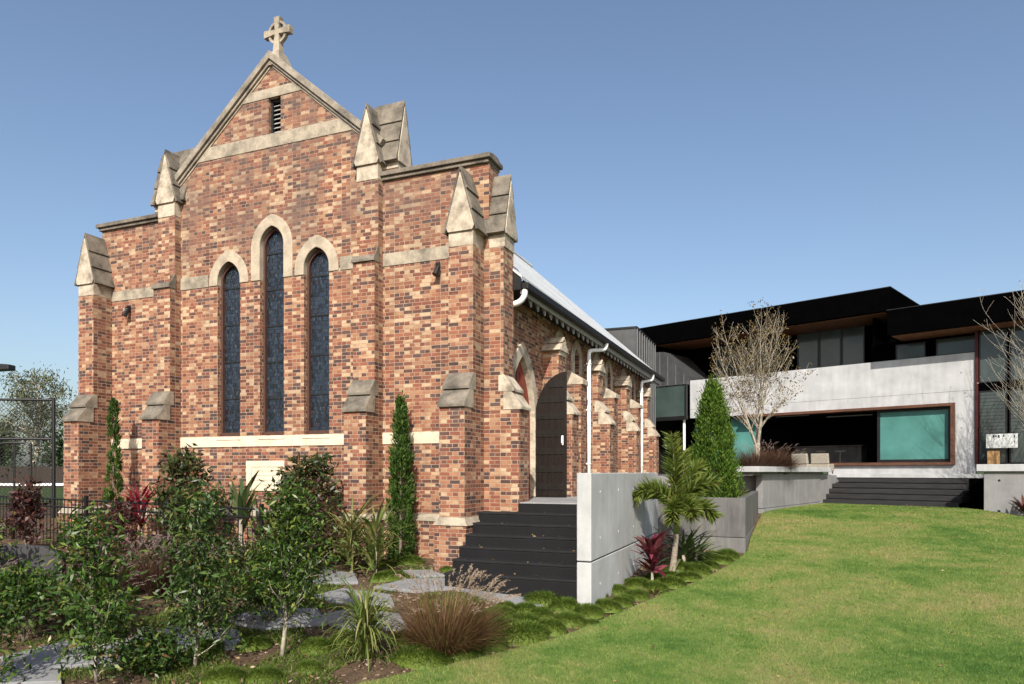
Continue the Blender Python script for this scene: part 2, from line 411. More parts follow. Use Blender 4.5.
def unit(a): return a / np.maximum(np.linalg.norm(a, axis=1, keepdims=True), 1e-9)
def leaf_arrays(P, D, length, width, rng, fold=.25):
    """kite leaves: base at P, axis D"""
    n = len(P); D = unit(D)
    rv = unit(rng.normal(size=(n, 3)) + np.array([0, 0, .6]))
    S = unit(np.cross(D, rv)); N = np.cross(S, D)
    L = np.asarray(length).reshape(-1, 1) * np.ones((n, 1)); W = np.asarray(width).reshape(-1, 1) * np.ones((n, 1))
    mid = P + D * L * .45
    v = np.stack([P, mid - S * W * .5 + N * W * fold, P + D * L - N * L * .08, mid + S * W * .5 + N * W * fold], 1)
    f = np.arange(n)[:, None] * 4 + np.array([0, 1, 2, 3])
    return v.reshape(-1, 3), f
def ribbon_arrays(P, D, length, width, droop, rng, seg=5, fold=0, twist=0):
    """arched strap leaves: base P, start direction D, bending down by droop; tapering"""
    n = len(P); D = unit(D); L = np.asarray(length).reshape(-1, 1) * np.ones((n, 1)); W = np.asarray(width).reshape(-1, 1) * np.ones((n, 1))
    dr = np.asarray(droop).reshape(-1, 1) * np.ones((n, 1))
    S = unit(np.cross(D, np.array([0, 0, 1.]) + rng.normal(size=(n, 3)) * .15))
    rows = []; p = P.copy(); d = D.copy()
    for i in range(seg + 1):
        t = i / seg
        w = W * (min(1, .55 + 1.6 * t) if t < .3 else 1) * (1 - max(0, (t - .45) / .55) ** 1.6) + .0008
        rows += [p - S * w * .5, p + S * w * .5]
        d = unit(d - np.array([0, 0, 1.]) * dr * (t + .3) / seg * 1.6)
        p = p + d * L / seg
    v = np.stack(rows, 1).reshape(-1, 3); k = 2 * (seg + 1)
    q = np.array([[2 * i, 2 * i + 1, 2 * i + 3, 2 * i + 2] for i in range(seg)])
    f = (np.arange(n)[:, None, None] * k + q[None]).reshape(-1, 4)
    return v, f
def cat_arrays(parts):
    V = []; F = []; o = 0
    for v, f in parts: V.append(v); F.append(f + o); o += len(v)
    return np.concatenate(V), np.concatenate(F)

def ss(a, b, x):
    t = min(1, max(0, (x - a) / (b - a))); return t * t * (3 - 2 * t)
def g(x, y):
    z = -1.16 + .098 * y
    lo, hi, k = -.48, .84, .12
    z = lo + k * math.log(1 + math.exp(min(40, (z - lo) / k)))
    z = hi - k * .5 * math.log(1 + math.exp(min(40, (hi - z) / (k * .5))))
    return z + .2 * ss(3, -1, x) - .3 * ss(13.9, 15.5, x)

# ------------------------------------------------------------------ ground
xs = np.concatenate([[-3000, -1200, -400, -150, -70, -40, -28, -20], np.arange(-16, 24.1, .4), [28, 36, 50, 90, 180, 500, 1300, 3000]])
ys = np.concatenate([[-300, -80, -30, -12, -5, 0], np.arange(2, 30.1, .4), [33, 38, 50, 80, 150, 400, 1200, 3500]])
GV = [(x, y, g(x, y) + .02 * mnoise.noise((x * 1.3, y * 1.3, 0))) for y in ys for x in xs]
nx = len(xs)
GF = [(j * nx + i, j * nx + i + 1, (j + 1) * nx + i + 1, (j + 1) * nx + i) for j in range(len(ys) - 1) for i in range(nx - 1)]
go = raw('ground', GV, GF, M['ground']); tag(go, kind='structure')
go.data.polygons.foreach_set('use_smooth', [True] * len(GF))

# lawn sheet, its left edge a long curve along the garden bed
edge = [(-3.6, 4.4), (-2.7, 5.6), (-1.95, 6.8), (-1.18, 7.39), (-.37, 7.99), (.61, 8.94), (1.41, 10.04), (2.4, 11.33), (3.33, 12.39), (4.42, 13.86), (5.02, 14.9), (5.6, 16.4), (7.35, 20.45),
        (11.15, 25.15), (12.8, 23.0), (14.6, 21.4), (15.6, 20.6), (23, 16), (24, 4), (10, 2.2), (-2, 2.5)]
def catmull(p, n=6):
    out = []
    for i in range(len(p) - 1):
        a, b, c, d = [Vector(p[max(0, min(len(p) - 1, i + k))]) for k in (-1, 0, 1, 2)]
        for t in range(n):
            t /= n
            out.append(.5 * ((2 * b) + (c - a) * t + (2 * a - 5 * b + 4 * c - d) * t * t + (3 * b - a - 3 * c + d) * t ** 3))
    return out + [Vector(p[-1])]
lp = catmull(edge[:11], 6) + [Vector(p) for p in edge[11:]]
def inside(x, y, poly=None):
    poly = poly or lp; c = False; j = len(poly) - 1
    for i in range(len(poly)):
        xi, yi = poly[i][0], poly[i][1]; xj, yj = poly[j][0], poly[j][1]
        if (yi > y) != (yj > y) and x < (xj - xi) * (y - yi) / (yj - yi) + xi: c = not c
        j = i
    return c
ipts = [Vector((x, y)) for x in np.arange(-4, 24, .5) for y in np.arange(2.5, 26, .5) if inside(x, y)]
npz = len(lp)
vv, ee, ff, _, _, _ = delaunay_2d_cdt([Vector(p) for p in lp] + ipts, [(i, (i + 1) % npz) for i in range(npz)], [], 1, 1e-5)
lm = bpy.data.meshes.new('lawn'); lm.from_pydata([(v.x, v.y, g(v.x, v.y) + .035) for v in vv], [], [tuple(f) for f in ff])
lawn = link_mesh('lawn', lm, M['lawn'], None, True); tag(lawn, kind='structure')

rng = np.random.default_rng(7)
def scatter_blades(name, region, n, h, w, mat, ymin, ymax, xmin, xmax, lift=.03, dens=None, lean=.5):
    P = []
    tries = rng.random((n * 4, 2))
    if dens: yy = ymin + (ymax - ymin) * tries[:, 1] ** dens
    else: yy = ymin + (ymax - ymin) * tries[:, 1]
    xx = xmin + (xmax - xmin) * tries[:, 0]
    for x, y in zip(xx, yy):
        if abs(x) > y * .80: continue
        if region(x, y): P.append((x, y, g(x, y) + lift))
        if len(P) >= n: break
    P = np.array(P); m = len(P)
    d = rng.normal(size=(m, 3)) * lean; d[:, 2] = 1; d = unit(d)
    s = unit(np.cross(d, rng.normal(size=(m, 3))))
    sc = (1 + .05 * np.maximum(0, P[:, 1:2] - 8)) 
    hh = h * (.6 + .8 * rng.random((m, 1))); ww = w * (.7 + .6 * rng.random((m, 1))) * sc
    V = np.stack([P - s * ww * .5, P + s * ww * .5, P + d * hh], 1).reshape(-1, 3)
    return raw(name, V, np.arange(m * 3).reshape(-1, 3), mat)
gb = scatter_blades('lawn_grass', lambda x, y: inside(x, y), 300000, .036, .0075, M['blade'], 6.6, 25, -3.4, 20, .03, 1.25)
tag(gb, kind='stuff')

# ------------------------------------------------------------------ the church
CH = R_(-21.8)
ch = empty('brick_church', (-.427, 13.0, 0), CH, 'old multicoloured brick church with stone trimmed gable and three tall lancet windows', 'church')
def cw(x, y, z=0):   # church frame to world
    ca, sa = math.cos(-CH), math.sin(-CH)
    return (-.427 + x * ca + y * sa, 13.0 - x * sa + y * ca, z)
T = .45
def lancet(cx, w, z0, zap, n=9, rise=None, closed=True):
    """pointed arch outline, clockwise from bottom left"""
    h = w / 2; rise = rise or h * 1.3
    zs = zap - rise
    r = (h * h + rise * rise) / (2 * h)      # radius of each arc
    pts = [(cx - h, z0)]
    a1 = math.asin(min(1, rise / r)) if rise <= r else math.pi / 2
    for i in range(n + 1):
        a = a1 * i / n
        pts.append((cx - h + r - r * math.cos(a), zs + r * math.sin(a)))
    left = pts[1:]
    right = [(2 * cx - x, z) for x, z in reversed(left[:-1])]
    return [pts[0]] + left + right + [(cx + h, z0)]
wins = [(-6.21, .63, 2.785, 6.60), (-5.035, .63, 2.785, 7.23), (-3.885, .63, 2.785, 6.64)]
front = [(-10.1, -.4), (-10.1, 7.74), (-7.72, 7.74), (-7.72, 8.40), (-5.03, 10.66), (-2.34, 8.40), (-2.34, 7.74), (0, 7.74), (0, -.4)]
vent_hole = [(-5.12, 9.0), (-5.12, 9.95), (-4.80, 9.95), (-4.80, 9.0)]
holes = [lancet(*w) for w in wins] + [vent_hole]
w = MB(); w.prism(front, 0, T, holes=holes)
w.box(-10.1, -9.72, T, 15.8, -.4, 5.5)                                     # left side
gz = [(-9.72, -.4), (-9.72, 5.5), (-5.03, 10.2), (-.42, 5.5), (-.42, -.4)]
w.prism(gz, 15.42, 15.8)
w.build('wall', M['brick'], ch, uv=True)
# right side wall with doorway and paired lancets
fy = lambda u, v, w_: (w_, u, v)
dcy, dw = 1.66, 1.46
doorhole = lancet(dcy, dw, 1.44, 4.42, 12, 1.35)
bays = [(3.5, 6.45), (6.95, 9.9), (10.4, 13.35)]
sidewins = []
for a, b in bays:
    m_ = (a + b) / 2
    for c in (m_ - .72, m_ + .72): sidewins.append((c, .42, 4.32, 5.22))
w = MB()
w.prism([(T, -.4), (T, 5.5), (15.8, 5.5), (15.8, -.4)], -.42, 0, fy, [doorhole] + [lancet(*s) for s in sidewins])
w.build('side_wall', M['brick'], ch, uv=True)
for a, b in bays:
    m_ = (a + b) / 2 - .02
    p = MB(); p.prism([(.002, -.4), (.002, 4.16), (.40, 4.16), (.40, -.4)], m_ - .24, m_ + .24, lambda u, v, q: (u, q, v)); pi_ = p.build('pier', M['brick'], ch, uv=True)
    p = MB(); p.prism([(.003, 4.162), (.003, 4.52), (.08, 4.52), (.46, 4.28), (.46, 4.162)], m_ - .26, m_ + .26, lambda u, v, q: (u, q, v)); p.build('pier_cap', M['pale'], pi_, bevel=.008)

# plinth
pl = MB()
for a, b, o in [(-10.1, -9.77 - .004, 0), (-9.77, -8.1, .06), (-7.6, -2.79, .06), (-2.29, -.6, .06)]:
    if o: pl.box(a + .002, b - .002, -o, -.002, -.4, 1.06)
pl.build('plinth', M['brick'], ch, uv=True)
lg = MB()
for a, b in [(-9.77, -8.1), (-7.6, -2.79), (-2.29, -.6)]:
    lg.hexa([(a + .003, -.075, 1.062), (b - .003, -.075, 1.062), (b - .003, -.003, 1.062), (a + .003, -.003, 1.062), (a + .003, -.06, 1.13), (b - .003, -.06, 1.13), (b - .003, -.003, 1.2), (a + .003, -.003, 1.2)])
lg.build('plinth_ledge', M['stone'], ch)

# stone dressings on the front
for a, b, z0, z1 in [(-7.598, -6.785, 6.1, 6.37), (-3.295, -2.792, 6.1, 6.37), (-9.77, -8.1, 6.04, 6.27), (-2.287, -.602, 6.06, 6.31)]:
    bd = MB(); bd.box(a, b, -.014, .02, z0, z1); bd.build('string_course', M['stone'], ch)
ub = MB()
ub.prism([(-7.10, 8.90), (-6.76, 9.185), (-3.30, 9.185), (-2.96, 8.90)], -.014, .02)
ub.prism([(-5.86, 9.955), (-5.62, 10.155), (-4.44, 10.155), (-4.20, 9.955)], -.016, .02)
ub.build('gable_band', M['stone'], ch)
sb = MB()
for a, b in [(-9.77, -8.1), (-7.598, -2.79), (-1.8 - .49, -.6)]: sb.box(a + .003, b - .003, -.02, .02, 2.55, 2.775)
for c, ww, z0, za in wins: sb.hexa([(c - .34, -.035, 2.70), (c + .34, -.035, 2.70), (c + .34, .25, 2.70), (c - .34, .25, 2.70), (c - .34, -.03, 2.74), (c + .34, -.03, 2.74), (c + .28, .25, 2.80), (c - .28, .25, 2.80)])
sb.build('sill_band', M['cream'], ch)

def ring(outer, inner, w0, w1, f=lambda u, v, w: (u, w, v)):
    m = MB(); n = len(outer); assert n == len(inner)
    vs_ = [f(*p, w0) for p in outer] + [f(*p, w0) for p in inner] + [f(*p, w1) for p in outer] + [f(*p, w1) for p in inner]
    fs = []
    for i in range(n - 1):
        fs += [(i, i + 1, n + i + 1, n + i), (2 * n + i, 3 * n + i, 3 * n + i + 1, 2 * n + i + 1), (i, 2 * n + i, 2 * n + i + 1, i + 1), (n + i, n + i + 1, 3 * n + i + 1, 3 * n + i)]
    fs += [(0, n, 3 * n, 2 * n), (n - 1, 3 * n - 1, 4 * n - 1, 2 * n - 1)]
    return m.add(vs_, fs)
for (c, ww, z0, za) in wins:
    inner = lancet(c, ww - .002, 6.1, za); outer = lancet(c, 1.10, 6.1, za + .25, 9, .70)
    fr = ring(lancet(c, ww - .004, z0 + .012, za - .004), lancet(c, ww - .10, z0 + .08, za - .07), .10, .20)
    fr.box(c - ww / 2 + .003, c + ww / 2 - .003, .098, .202, z0 + .013, z0 + .08)
    frame = fr.build('window', M['brown'], ch)
    p = MB(); p.prism(lancet(c, ww - .10, z0 + .08, za - .07), .165, .18); p.build('pane', M['lead'], frame)
    k = 5 if za > 7 else 4
    for i in range(1, k + 1):
        tb = MB(); tb.box(c - ww / 2 + .052, c + ww / 2 - .052, .150, .163, z0 + (za - .4 - z0) * i / (k + .2), z0 + (za - .4 - z0) * i / (k + .2) + .028)
        tb.build('glazing_bar', M['iron'], frame)
    ring(outer, inner, -.022, .3).build('arch_surround', M['arch'], frame, bevel=.012)
# louvre vent in the gable
vf = MB(); vf.box(-5.118, -5.075, .08, .2, 9.002, 9.948); vf.box(-4.845, -4.802, .08, .2, 9.002, 9.948); vf.box(-5.075, -4.845, .08, .2, 9.9, 9.948); vf.box(-5.075, -4.845, .08, .2, 9.002, 9.05)
vf.box(-5.117, -4.803, .3, .32, 9.003, 9.947)
vent = vf.build('gable_vent', M['iron'], ch)
lv = MB()
for i in range(9):
    z = 9.06 + i * .094
    lv.hexa([(-5.073, .10, z), (-4.847, .10, z), (-4.847, .12, z), (-5.073, .12, z), (-5.073, .18, z + .075), (-4.847, .18, z + .075), (-4.847, .2, z + .075), (-5.073, .2, z + .075)])
lv.build('louvre', M['fascia'], vent)

# copings
for a, b in [(-10.19, -8.105 + .38), (-2.335, .06)]:
    cp = MB()
    cp.box(a + .05, b - (.05 if b > 0 else 0), -.06, T + .05, 7.742, 7.81)
    cp.box(a, b, -.11, T + .09, 7.812, 7.90)
    x0, x1 = a + .02, b - (.02 if b > 0 else 0)
    cp.hexa([(x0, -.09, 7.902), (x1, -.09, 7.902), (x1, T + .07, 7.902), (x0, T + .07, 7.902), (x0, .12, 7.965), (x1, .12, 7.965), (x1, T - .12, 7.965), (x0, T - .12, 7.965)])
    cp.build('parapet_coping', M['cap'], ch, bevel=.012)
gc = MB(); ap = (-5.03, 10.66)
def slope(x0, z0, off, thick, y0, y1):
    L = math.hypot(ap[0] - x0, ap[1] - z0); dx, dz = (ap[0] - x0) / L, (ap[1] - z0) / L
    nx_, nz_ = (-dz, dx) if x0 < ap[0] else (dz, -dx)
    k = 1 / nz_ if nz_ else 0
    a = (x0 + nx_ * off, z0 + nz_ * off); b = (ap[0], ap[1] + off / nz_); c = (ap[0], ap[1] + (off + thick) / nz_); d = (x0 + nx_ * (off + thick), z0 + nz_ * (off + thick))
    gc.prism([a, b, c, d], y0, y1)
for s_ in (-1, 1):
    x0 = ap[0] + s_ * 2.69
    slope(x0, 8.40, .003, .055, -.06, T + .04)
    slope(x0, 8.40, .06, .13, -.11, T + .09)
gc.build('gable_coping', M['coping'], ch, bevel=.01)
gi = MB()
def inner_band(s_):
    x0, z0 = ap[0] + s_ * 2.66, 8.42
    L = math.hypot(ap[0] - x0, ap[1] - z0); dx, dz = (ap[0] - x0) / L, (ap[1] - z0) / L
    nx_, nz_ = (dz, -dx) if s_ < 0 else (-dz, dx)
    t_ = .035
    gi.prism([(x0, z0), (ap[0], ap[1] - .005), (ap[0], ap[1] - .005 - t_ / abs(nz_)), (x0 + nx_ * t_, z0 + nz_ * t_)], -.018, .01)
inner_band(-1); inner_band(1)

gi.build('gable_edge_stone', M['stone'], ch)

# Celtic cross on the apex
cr = MB(); cx_, cy_ = -5.03, .2
cr.hexa([(cx_ - .24, cy_ - .26, 10.62), (cx_ + .24, cy_ - .26, 10.62), (cx_ + .24, cy_ + .26, 10.62), (cx_ - .24, cy_ + .26, 10.62), (cx_ - .12, cy_ - .13, 10.98), (cx_ + .12, cy_ - .13, 10.98), (cx_ + .12, cy_ + .13, 10.98), (cx_ - .12, cy_ + .13, 10.98)])
cr.hexa([(cx_ - .09, cy_ - .08, 10.98), (cx_ + .09, cy_ - .08, 10.98), (cx_ + .09, cy_ + .08, 10.98), (cx_ - .09, cy_ + .08, 10.98), (cx_ - .05, cy_ - .06, 11.40), (cx_ + .05, cy_ - .06, 11.40), (cx_ + .05, cy_ + .06, 11.40), (cx_ - .05, cy_ + .06, 11.40)])
CZ = 11.44
def arm(dx, dz, l=.34):
    px_, pz_ = -dz, dx
    def q(u, v, y): return (cx_ + dx * u + px_ * v, cy_ + y, CZ + dz * u + pz_ * v)
    cr.hexa([q(.0, -.042, -.06), q(.0, -.042, .06), q(.0, .042, .06), q(.0, .042, -.06), q(l, -.078, -.062), q(l, -.078, .062), q(l, .078, .062), q(l, .078, -.062)])
for d_ in [(1, 0), (-1, 0), (0, 1), (0, -1)]: arm(*d_, l=.34 if d_[1] < 1 else .32)
rp = [(cx_ + .235 * math.cos(a), cy_, CZ + .235 * math.sin(a)) for a in np.linspace(0, 2 * math.pi, 33)]
for i in range(32):
    a0, a1 = 2 * math.pi * i / 32, 2 * math.pi * (i + 1) / 32
    P_ = lambda r, a, y: (cx_ + r * math.cos(a), cy_ + y, CZ + r * math.sin(a))
    cr.hexa([P_(.195, a0, -.04), P_(.195, a0, .04), P_(.245, a0, .04), P_(.245, a0, -.04), P_(.195, a1, -.04), P_(.195, a1, .04), P_(.245, a1, .04), P_(.245, a1, -.04)])
cr.build('celtic_cross', M['stone'], ch)

# buttresses: f maps (along, outward, up) to church frame
FF = lambda a, o, z: (a, -o, z)
def gablet(f, a0, a1, o_front, o_back, z_base, z_eave, z_ap, parent, blk=True, mat='cap'):
    c = (a0 + a1) / 2; h = (a1 - a0) / 2; ov = .06
    m = MB()
    if blk: m.prism([(a0 + .004, z_base), (a1 - .004, z_base), (a1 - .004, z_eave - .02), (a0 + .004, z_eave - .02)], o_front + .012, o_back, lambda u, v, q: f(u, q, v))
    m.prism([(a0 + .004, z_eave - .02), (a1 - .004, z_eave - .02), (a1 + .03, z_eave + .06), (c, z_ap - .06), (a0 - .03, z_eave + .06)], o_front + .052, o_back, lambda u, v, q: f(u, q, v))
    G = m.build('gablet', M['pale'], parent, bevel=.008)
    s_ = MB(); n = 3
    for sg in (-1, 1):
        for i in range(n):
            t0, t1 = i / n, (i + 1) / n
            e = (c + sg * (h + ov), z_eave - .03); t = (c, z_ap)
            lo = (e[0] + (t[0] - e[0]) * t0, e[1] + (t[1] - e[1]) * t0); hi = (e[0] + (t[0] - e[0]) * t1, e[1] + (t[1] - e[1]) * t1)
            th0, th1 = .045, .02
            s_.prism([(lo[0], lo[1]), (hi[0], hi[1]), (hi[0] + sg * th1 * (0 if i == n - 1 else 1), hi[1] + (.06 if i == n - 1 else 0)), (lo[0] + sg * th0, lo[1] + .015)],
                     o_front + .042, o_back, lambda u, v, q: f(u, q, v))
    s_.build('gablet_slab', M[mat], G, bevel=.006)
    return G
def buttress(f, a0, a1, lo, up, z_cb, z_ct, z_top, gab=None, ledge=None, plinth=True, back=0.0, caplight=False):
    m = MB()
    bx = lambda A0, A1, o0, o1, z0, z1: m.prism([(A0, z0), (A1, z0), (A1, z1), (A0, z1)], o0, o1, lambda u, v, q: f(u, q, v))
    e = .0015
    if plinth: bx(a0 - .06, a1 + .06, e + back, lo + .06, -.4, 1.06); bx(a0, a1, e + back, lo, 1.061, z_cb - .001)
    else: bx(a0, a1, e + back, lo, -.4, z_cb - .001)
    bx(a0 + .001, a1 - .001, e + back, up, z_cb, (ledge[1] if ledge else z_top))
    if ledge: bx(a0 + .002, a1 - .002, e + back, ledge[2], ledge[1] + .001, z_top)
    B = m.build('buttress', M['brick'], ch, uv=True)
    c = MB(); zm = (z_cb + z_ct) / 2 + .01; om = (lo + up) / 2
    # two-tier weathering: each tier a sloped stone
    sl = lambda pts, A0, A1: c.prism(pts, A0, A1, lambda u, v, q: f(q, u, v))
    sl([(up - .12, zm), (up + .003, z_ct), (up - .12, z_ct), ] if False else [(up - .1, zm + .0), (om + .05, zm), (om + .05, zm + .05), (up + .003, z_ct), (up - .1, z_ct - .02)], a0 - .012, a1 + .012)
    sl([(up - .0, z_cb), (lo + .05, z_cb), (lo + .05, z_cb + .05), (om + .003, zm - .004), (up - .0, zm - .004)], a0 - .014, a1 + .014)
    wc = c.build('weathering_cap', M['pale' if caplight else 'cap'], B, bevel=.006)
    if not caplight:
        wc.data.materials.append(M['stone'])
        td = (Vector(f(1, 0, 0)) - Vector(f(0, 0, 0))).normalized()
        for p_ in wc.data.polygons:
            if abs(p_.normal.dot(td)) > .8: p_.material_index = 1
    if plinth:
        l_ = MB()
        def lp_(A0, A1, o0, o1):
            l_.hexa([f(A0 - .085, o0, 1.062), f(A1 + .085, o0, 1.062), f(A1 + .085, o1 + .085, 1.062), f(A0 - .085, o1 + .085, 1.062), f(A0 - .004, o0, 1.2), f(A1 + .004, o0, 1.2), f(A1 + .004, o1 + .004, 1.2), f(A0 - .004, o1 + .004, 1.2)])
        lp_(a0, a1, back + .002, lo); l_.build('plinth_ledge', M['stone'], B)
    if ledge:
        k = MB(); k.prism([(ledge[2] - .02, ledge[0]), (up + .05, ledge[0]), (up + .05, ledge[0] + .05), (ledge[2] + .004, ledge[1] + .02), (ledge[2] - .02, ledge[1] + .02)], a0 - .012, a1 + .012, lambda u, v, q: f(q, u, v))
        k.build('ledge', M['cap'], B, bevel=.006)
    if gab: gablet(f, a0, a1, *gab, B, mat='pale' if not plinth else 'cap')
    return B
for a0, a1 in [(-8.1, -7.6), (-2.79, -2.29)]:
    buttress(FF, a0, a1, .60, .30, 3.15, 3.80, 7.74, (.17, -.42, 7.74, 8.06, 9.20), (6.1, 6.42, .17))
for a0, a1 in [(-10.27, -9.77), (-.6, -.1)]:
    buttress(FF, a0, a1, .84, .48, 3.15, 3.80, 6.10, (.47, -.02, 6.10, 6.38, 7.50))
# return gablets facing sideways and the side corner buttresses
FS = lambda a, o, z: (o, a, z)
FL = lambda a, o, z: (-10.1 - o, a, z)
m = MB(); m.box(-2.28, -1.97, .02, .46, 7.3, 8.0)
m.box(-8.1, -8.42, .02, .46, 7.3, 8.0)
rb = m.build('nave_return', M['brick'], ch, uv=True)
gablet(lambda a, o, z: (-2.33 + o, a, z), .0, .46, .36, -.3, 7.98, 8.12, 9.34, rb)
gablet(lambda a, o, z: (-7.73 - o, a, z), .0, .46, .66, -.3, 7.98, 8.12, 9.34, rb)
buttress(FS, .003, .50, .60, .29, 3.15, 3.80, 6.16, (.30, -.1, 6.16, 6.42, 7.52), caplight=True)
buttress(FL, .003, .50, .60, .29, 3.15, 3.80, 6.16, (.30, -.1, 6.16, 6.42, 7.52), caplight=True)
for y0 in (3.0, 6.45, 9.9, 13.35):
    buttress(FS, y0, y0 + .5, .70, .38, 3.28, 3.92, 4.70, (.40, .0, 4.62, 4.74, 5.0), plinth=False, caplight=True)
    buttress(FL, y0, y0 + .5, .70, .38, 3.28, 3.92, 4.70, (.40, .0, 4.62, 4.74, 5.0), plinth=False, caplight=True)

# side windows, doorway
for s_ in sidewins:
    c, ww, z0, za = s_
    p = MB(); p.prism(lancet(c, ww - .004, z0 + .004, za - .004), -.16, -.14, fy); W_ = p.build('window', M['lead'], ch)
    ring(lancet(c, .98, z0 + .14, za + .24, 9, .6), lancet(c, ww + .002, z0 + .14, za), -.02, .016, fy).build('arch_surround', M['pale'], W_, bevel=.006)
o_ = lancet(dcy, 1.92, 1.46, 4.70, 12, 1.55); i_ = lancet(dcy, dw - .01, 1.46, 4.415, 12, 1.35)
ds = ring(o_, i_, -.18, .05, fy).build('door_surround', M['pale'], ch, bevel=.015)
# near leaf closed, in red stained timber
half = [(y, z) for y, z in lancet(dcy, dw - .02, 1.46, 4.40, 12, 1.35) if y <= dcy + 1e-6] + [(dcy, 1.46)]
p = MB(); p.prism(lancet(dcy, dw - .02, 1.46, 4.40, 12, 1.35), -.12, -.07, fy); dr = p.build('door', M['redwood'], ch); dr['label'] = 'red stained arched inner door'
k = MB()
for i in range(1, 9): k.box(-.069, -.058, dcy - .73 + i * .162 - .008, dcy - .73 + i * .162 + .008, 1.6, 3.1 + .25 * min(i, 9 - i))
k.build('batten', M['brown'], dr)
# far leaf swung open, seen flat from the front
yl = 2.42
lf = [(.02, 1.46), (.02, 3.1)] + [(.02 + .72 * (1 - math.cos(a)), 3.1 + 1.05 * math.sin(a)) for a in np.linspace(.1, math.pi / 2, 14)] + [(.74, 1.46)]
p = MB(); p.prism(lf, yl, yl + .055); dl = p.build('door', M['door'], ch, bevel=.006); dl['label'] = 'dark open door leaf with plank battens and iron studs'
st = MB()
for z in (1.62, 2.0, 2.38, 2.76, 3.14, 3.5, 3.82):
    x0 = .05 if z < 3.1 else .05 + .72 * (1 - math.sqrt(max(0, 1 - ((z + .14 - 3.1) / 1.05) ** 2)))
    st.box(x0, .70, yl - .018, yl - .001, z, z + .14)
for x in (.16, .30, .44, .58, .70): st.box(x - .012, x + .012, yl - .024, yl - .019, 1.5, 3.1 + 1.0 * math.sqrt(max(0, 1 - (1 - x / .74) ** 2)))
for z in (1.69, 2.07, 2.45, 2.83, 3.21, 3.57):
    for x in (.10, .23, .37, .51, .64): st.tube([(x, yl - .02, z), (x, yl - .032, z)], .012, 6)
st.build('batten', simple('worn_door_batten', (.009, .007, .006), .5, .3, 8), dl)
h_ = MB(); h_.tube([(.665, yl - .03, 2.62), (.665, yl - .08, 2.62), (.665, yl - .08, 2.74), (.665, yl - .03, 2.74)], .012, 6); h_.box(.645, .685, yl - .03, yl - .024, 2.58, 2.78)
h_.build('handle', M['white'], dl)
dk = MB(); dk.box(-1.6, -.42, dcy - .9, dcy + 1.0, 1.44, 4.6)
# dark porch room behind the doorway, open towards it
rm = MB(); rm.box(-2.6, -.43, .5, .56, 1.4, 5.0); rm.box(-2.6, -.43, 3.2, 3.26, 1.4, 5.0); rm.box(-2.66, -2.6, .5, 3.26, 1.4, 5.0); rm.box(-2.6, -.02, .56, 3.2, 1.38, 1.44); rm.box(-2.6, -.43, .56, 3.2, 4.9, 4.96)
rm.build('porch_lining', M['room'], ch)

# roof, eaves, gutter, downpipes
rf = MB(); tk = .06
yr0, yr1 = .47, 15.88
for sg in (-1, 1):
    e = (-5.03 + sg * 5.50, 5.66); t = (-5.03, 10.62)
    rf.hexa([(e[0], yr0, e[1]), (e[0], yr1, e[1]), (t[0], yr1, t[1]), (t[0], yr0, t[1]), (e[0], yr0, e[1] + tk), (e[0], yr1, e[1] + tk), (t[0], yr1, t[1] + tk), (t[0], yr0, t[1] + tk)])
rf.tube([(-5.03, yr0, 10.68), (-5.03, yr1, 10.68)], .09, 8)
rf_o = rf.build('roof', M['roof'], ch)
gt = MB()
for sg, xx in ((1, .47), (-1, -10.53)):
    gt.hexa([(xx - .02 * sg, .50, 5.47), (xx + .12 * sg, .50, 5.47), (xx + .12 * sg, 15.9, 5.55), (xx - .02 * sg, 15.9, 5.55), (xx - .02 * sg, .50, 5.60), (xx + .12 * sg, .50, 5.60), (xx + .12 * sg, 15.9, 5.68), (xx - .02 * sg, 15.9, 5.68)])
gt_o = gt.build('gutter', M['gutter'], ch, bevel=.015)
fa = MB(); fa.box(.42, .449, .52, 15.86, 5.40, 5.58); fa.box(-10.51, -10.48, .52, 15.86, 5.40, 5.58)
fa.build('fascia', M['fascia'], ch)
sf = MB(); sf.box(.002, .418, .46, 15.9, 5.50, 5.52); sf.prism([(-.1, 5.46), (.46, 5.46), (.46, 5.69), (-.1, 6.16)], .452, .50); sf.build('eave_soffit', M['gutter'], ch)  # near-black soffit colour deepens the shade under the eave
for i in range(36):
    y = .75 + i * .42
    rt = MB(); rt.prism([(.33, 5.497), (.412, 5.497), (.412, 5.30), (.39, 5.28), (.33, 5.44)], y, y + .028, lambda u, v, q: (u, q, v))
    rt.build('rafter_tail', M['fascia'], ch)
def elbow(pts): 
    m = MB(); m.tube(catm3(pts), .052, 10); return m
def catm3(p, n=5):
    out = []
    for i in range(len(p) - 1):
        a, b, c, d = [Vector(p[max(0, min(len(p) - 1, i + k))]) for k in (-1, 0, 1, 2)]
        for t in range(n):
            t /= n; out.append(.5 * ((2 * b) + (c - a) * t + (2 * a - 5 * b + 4 * c - d) * t * t + (3 * b - a - 3 * c + d) * t ** 3))
    return out + [Vector(p[-1])]
for yp, yt in [(5.78, 6.75), (12.65, 13.6)]:
    m = MB(); m.tube([(.31, yp, 1.0), (.31, yp, 5.05)], .05, 10)
    m.tube(catm3([(.31, yp, 5.02), (.31, yp + .03, 5.12), (.33, yp + .12, 5.18), (.42, yt - .3, 5.28), (.5, yt - .1, 5.33), (.53, yt, 5.45), (.53, yt, 5.58)]), .05, 10)
    dp = m.build('downpipe', M['white'], ch, smooth=True)
    b_ = MB()
    for z in (2.2, 3.6, 4.8): b_.box(.24, .365, yp - .06, yp + .06, z, z + .035)
    b_.build('bracket', M['white'], dp)
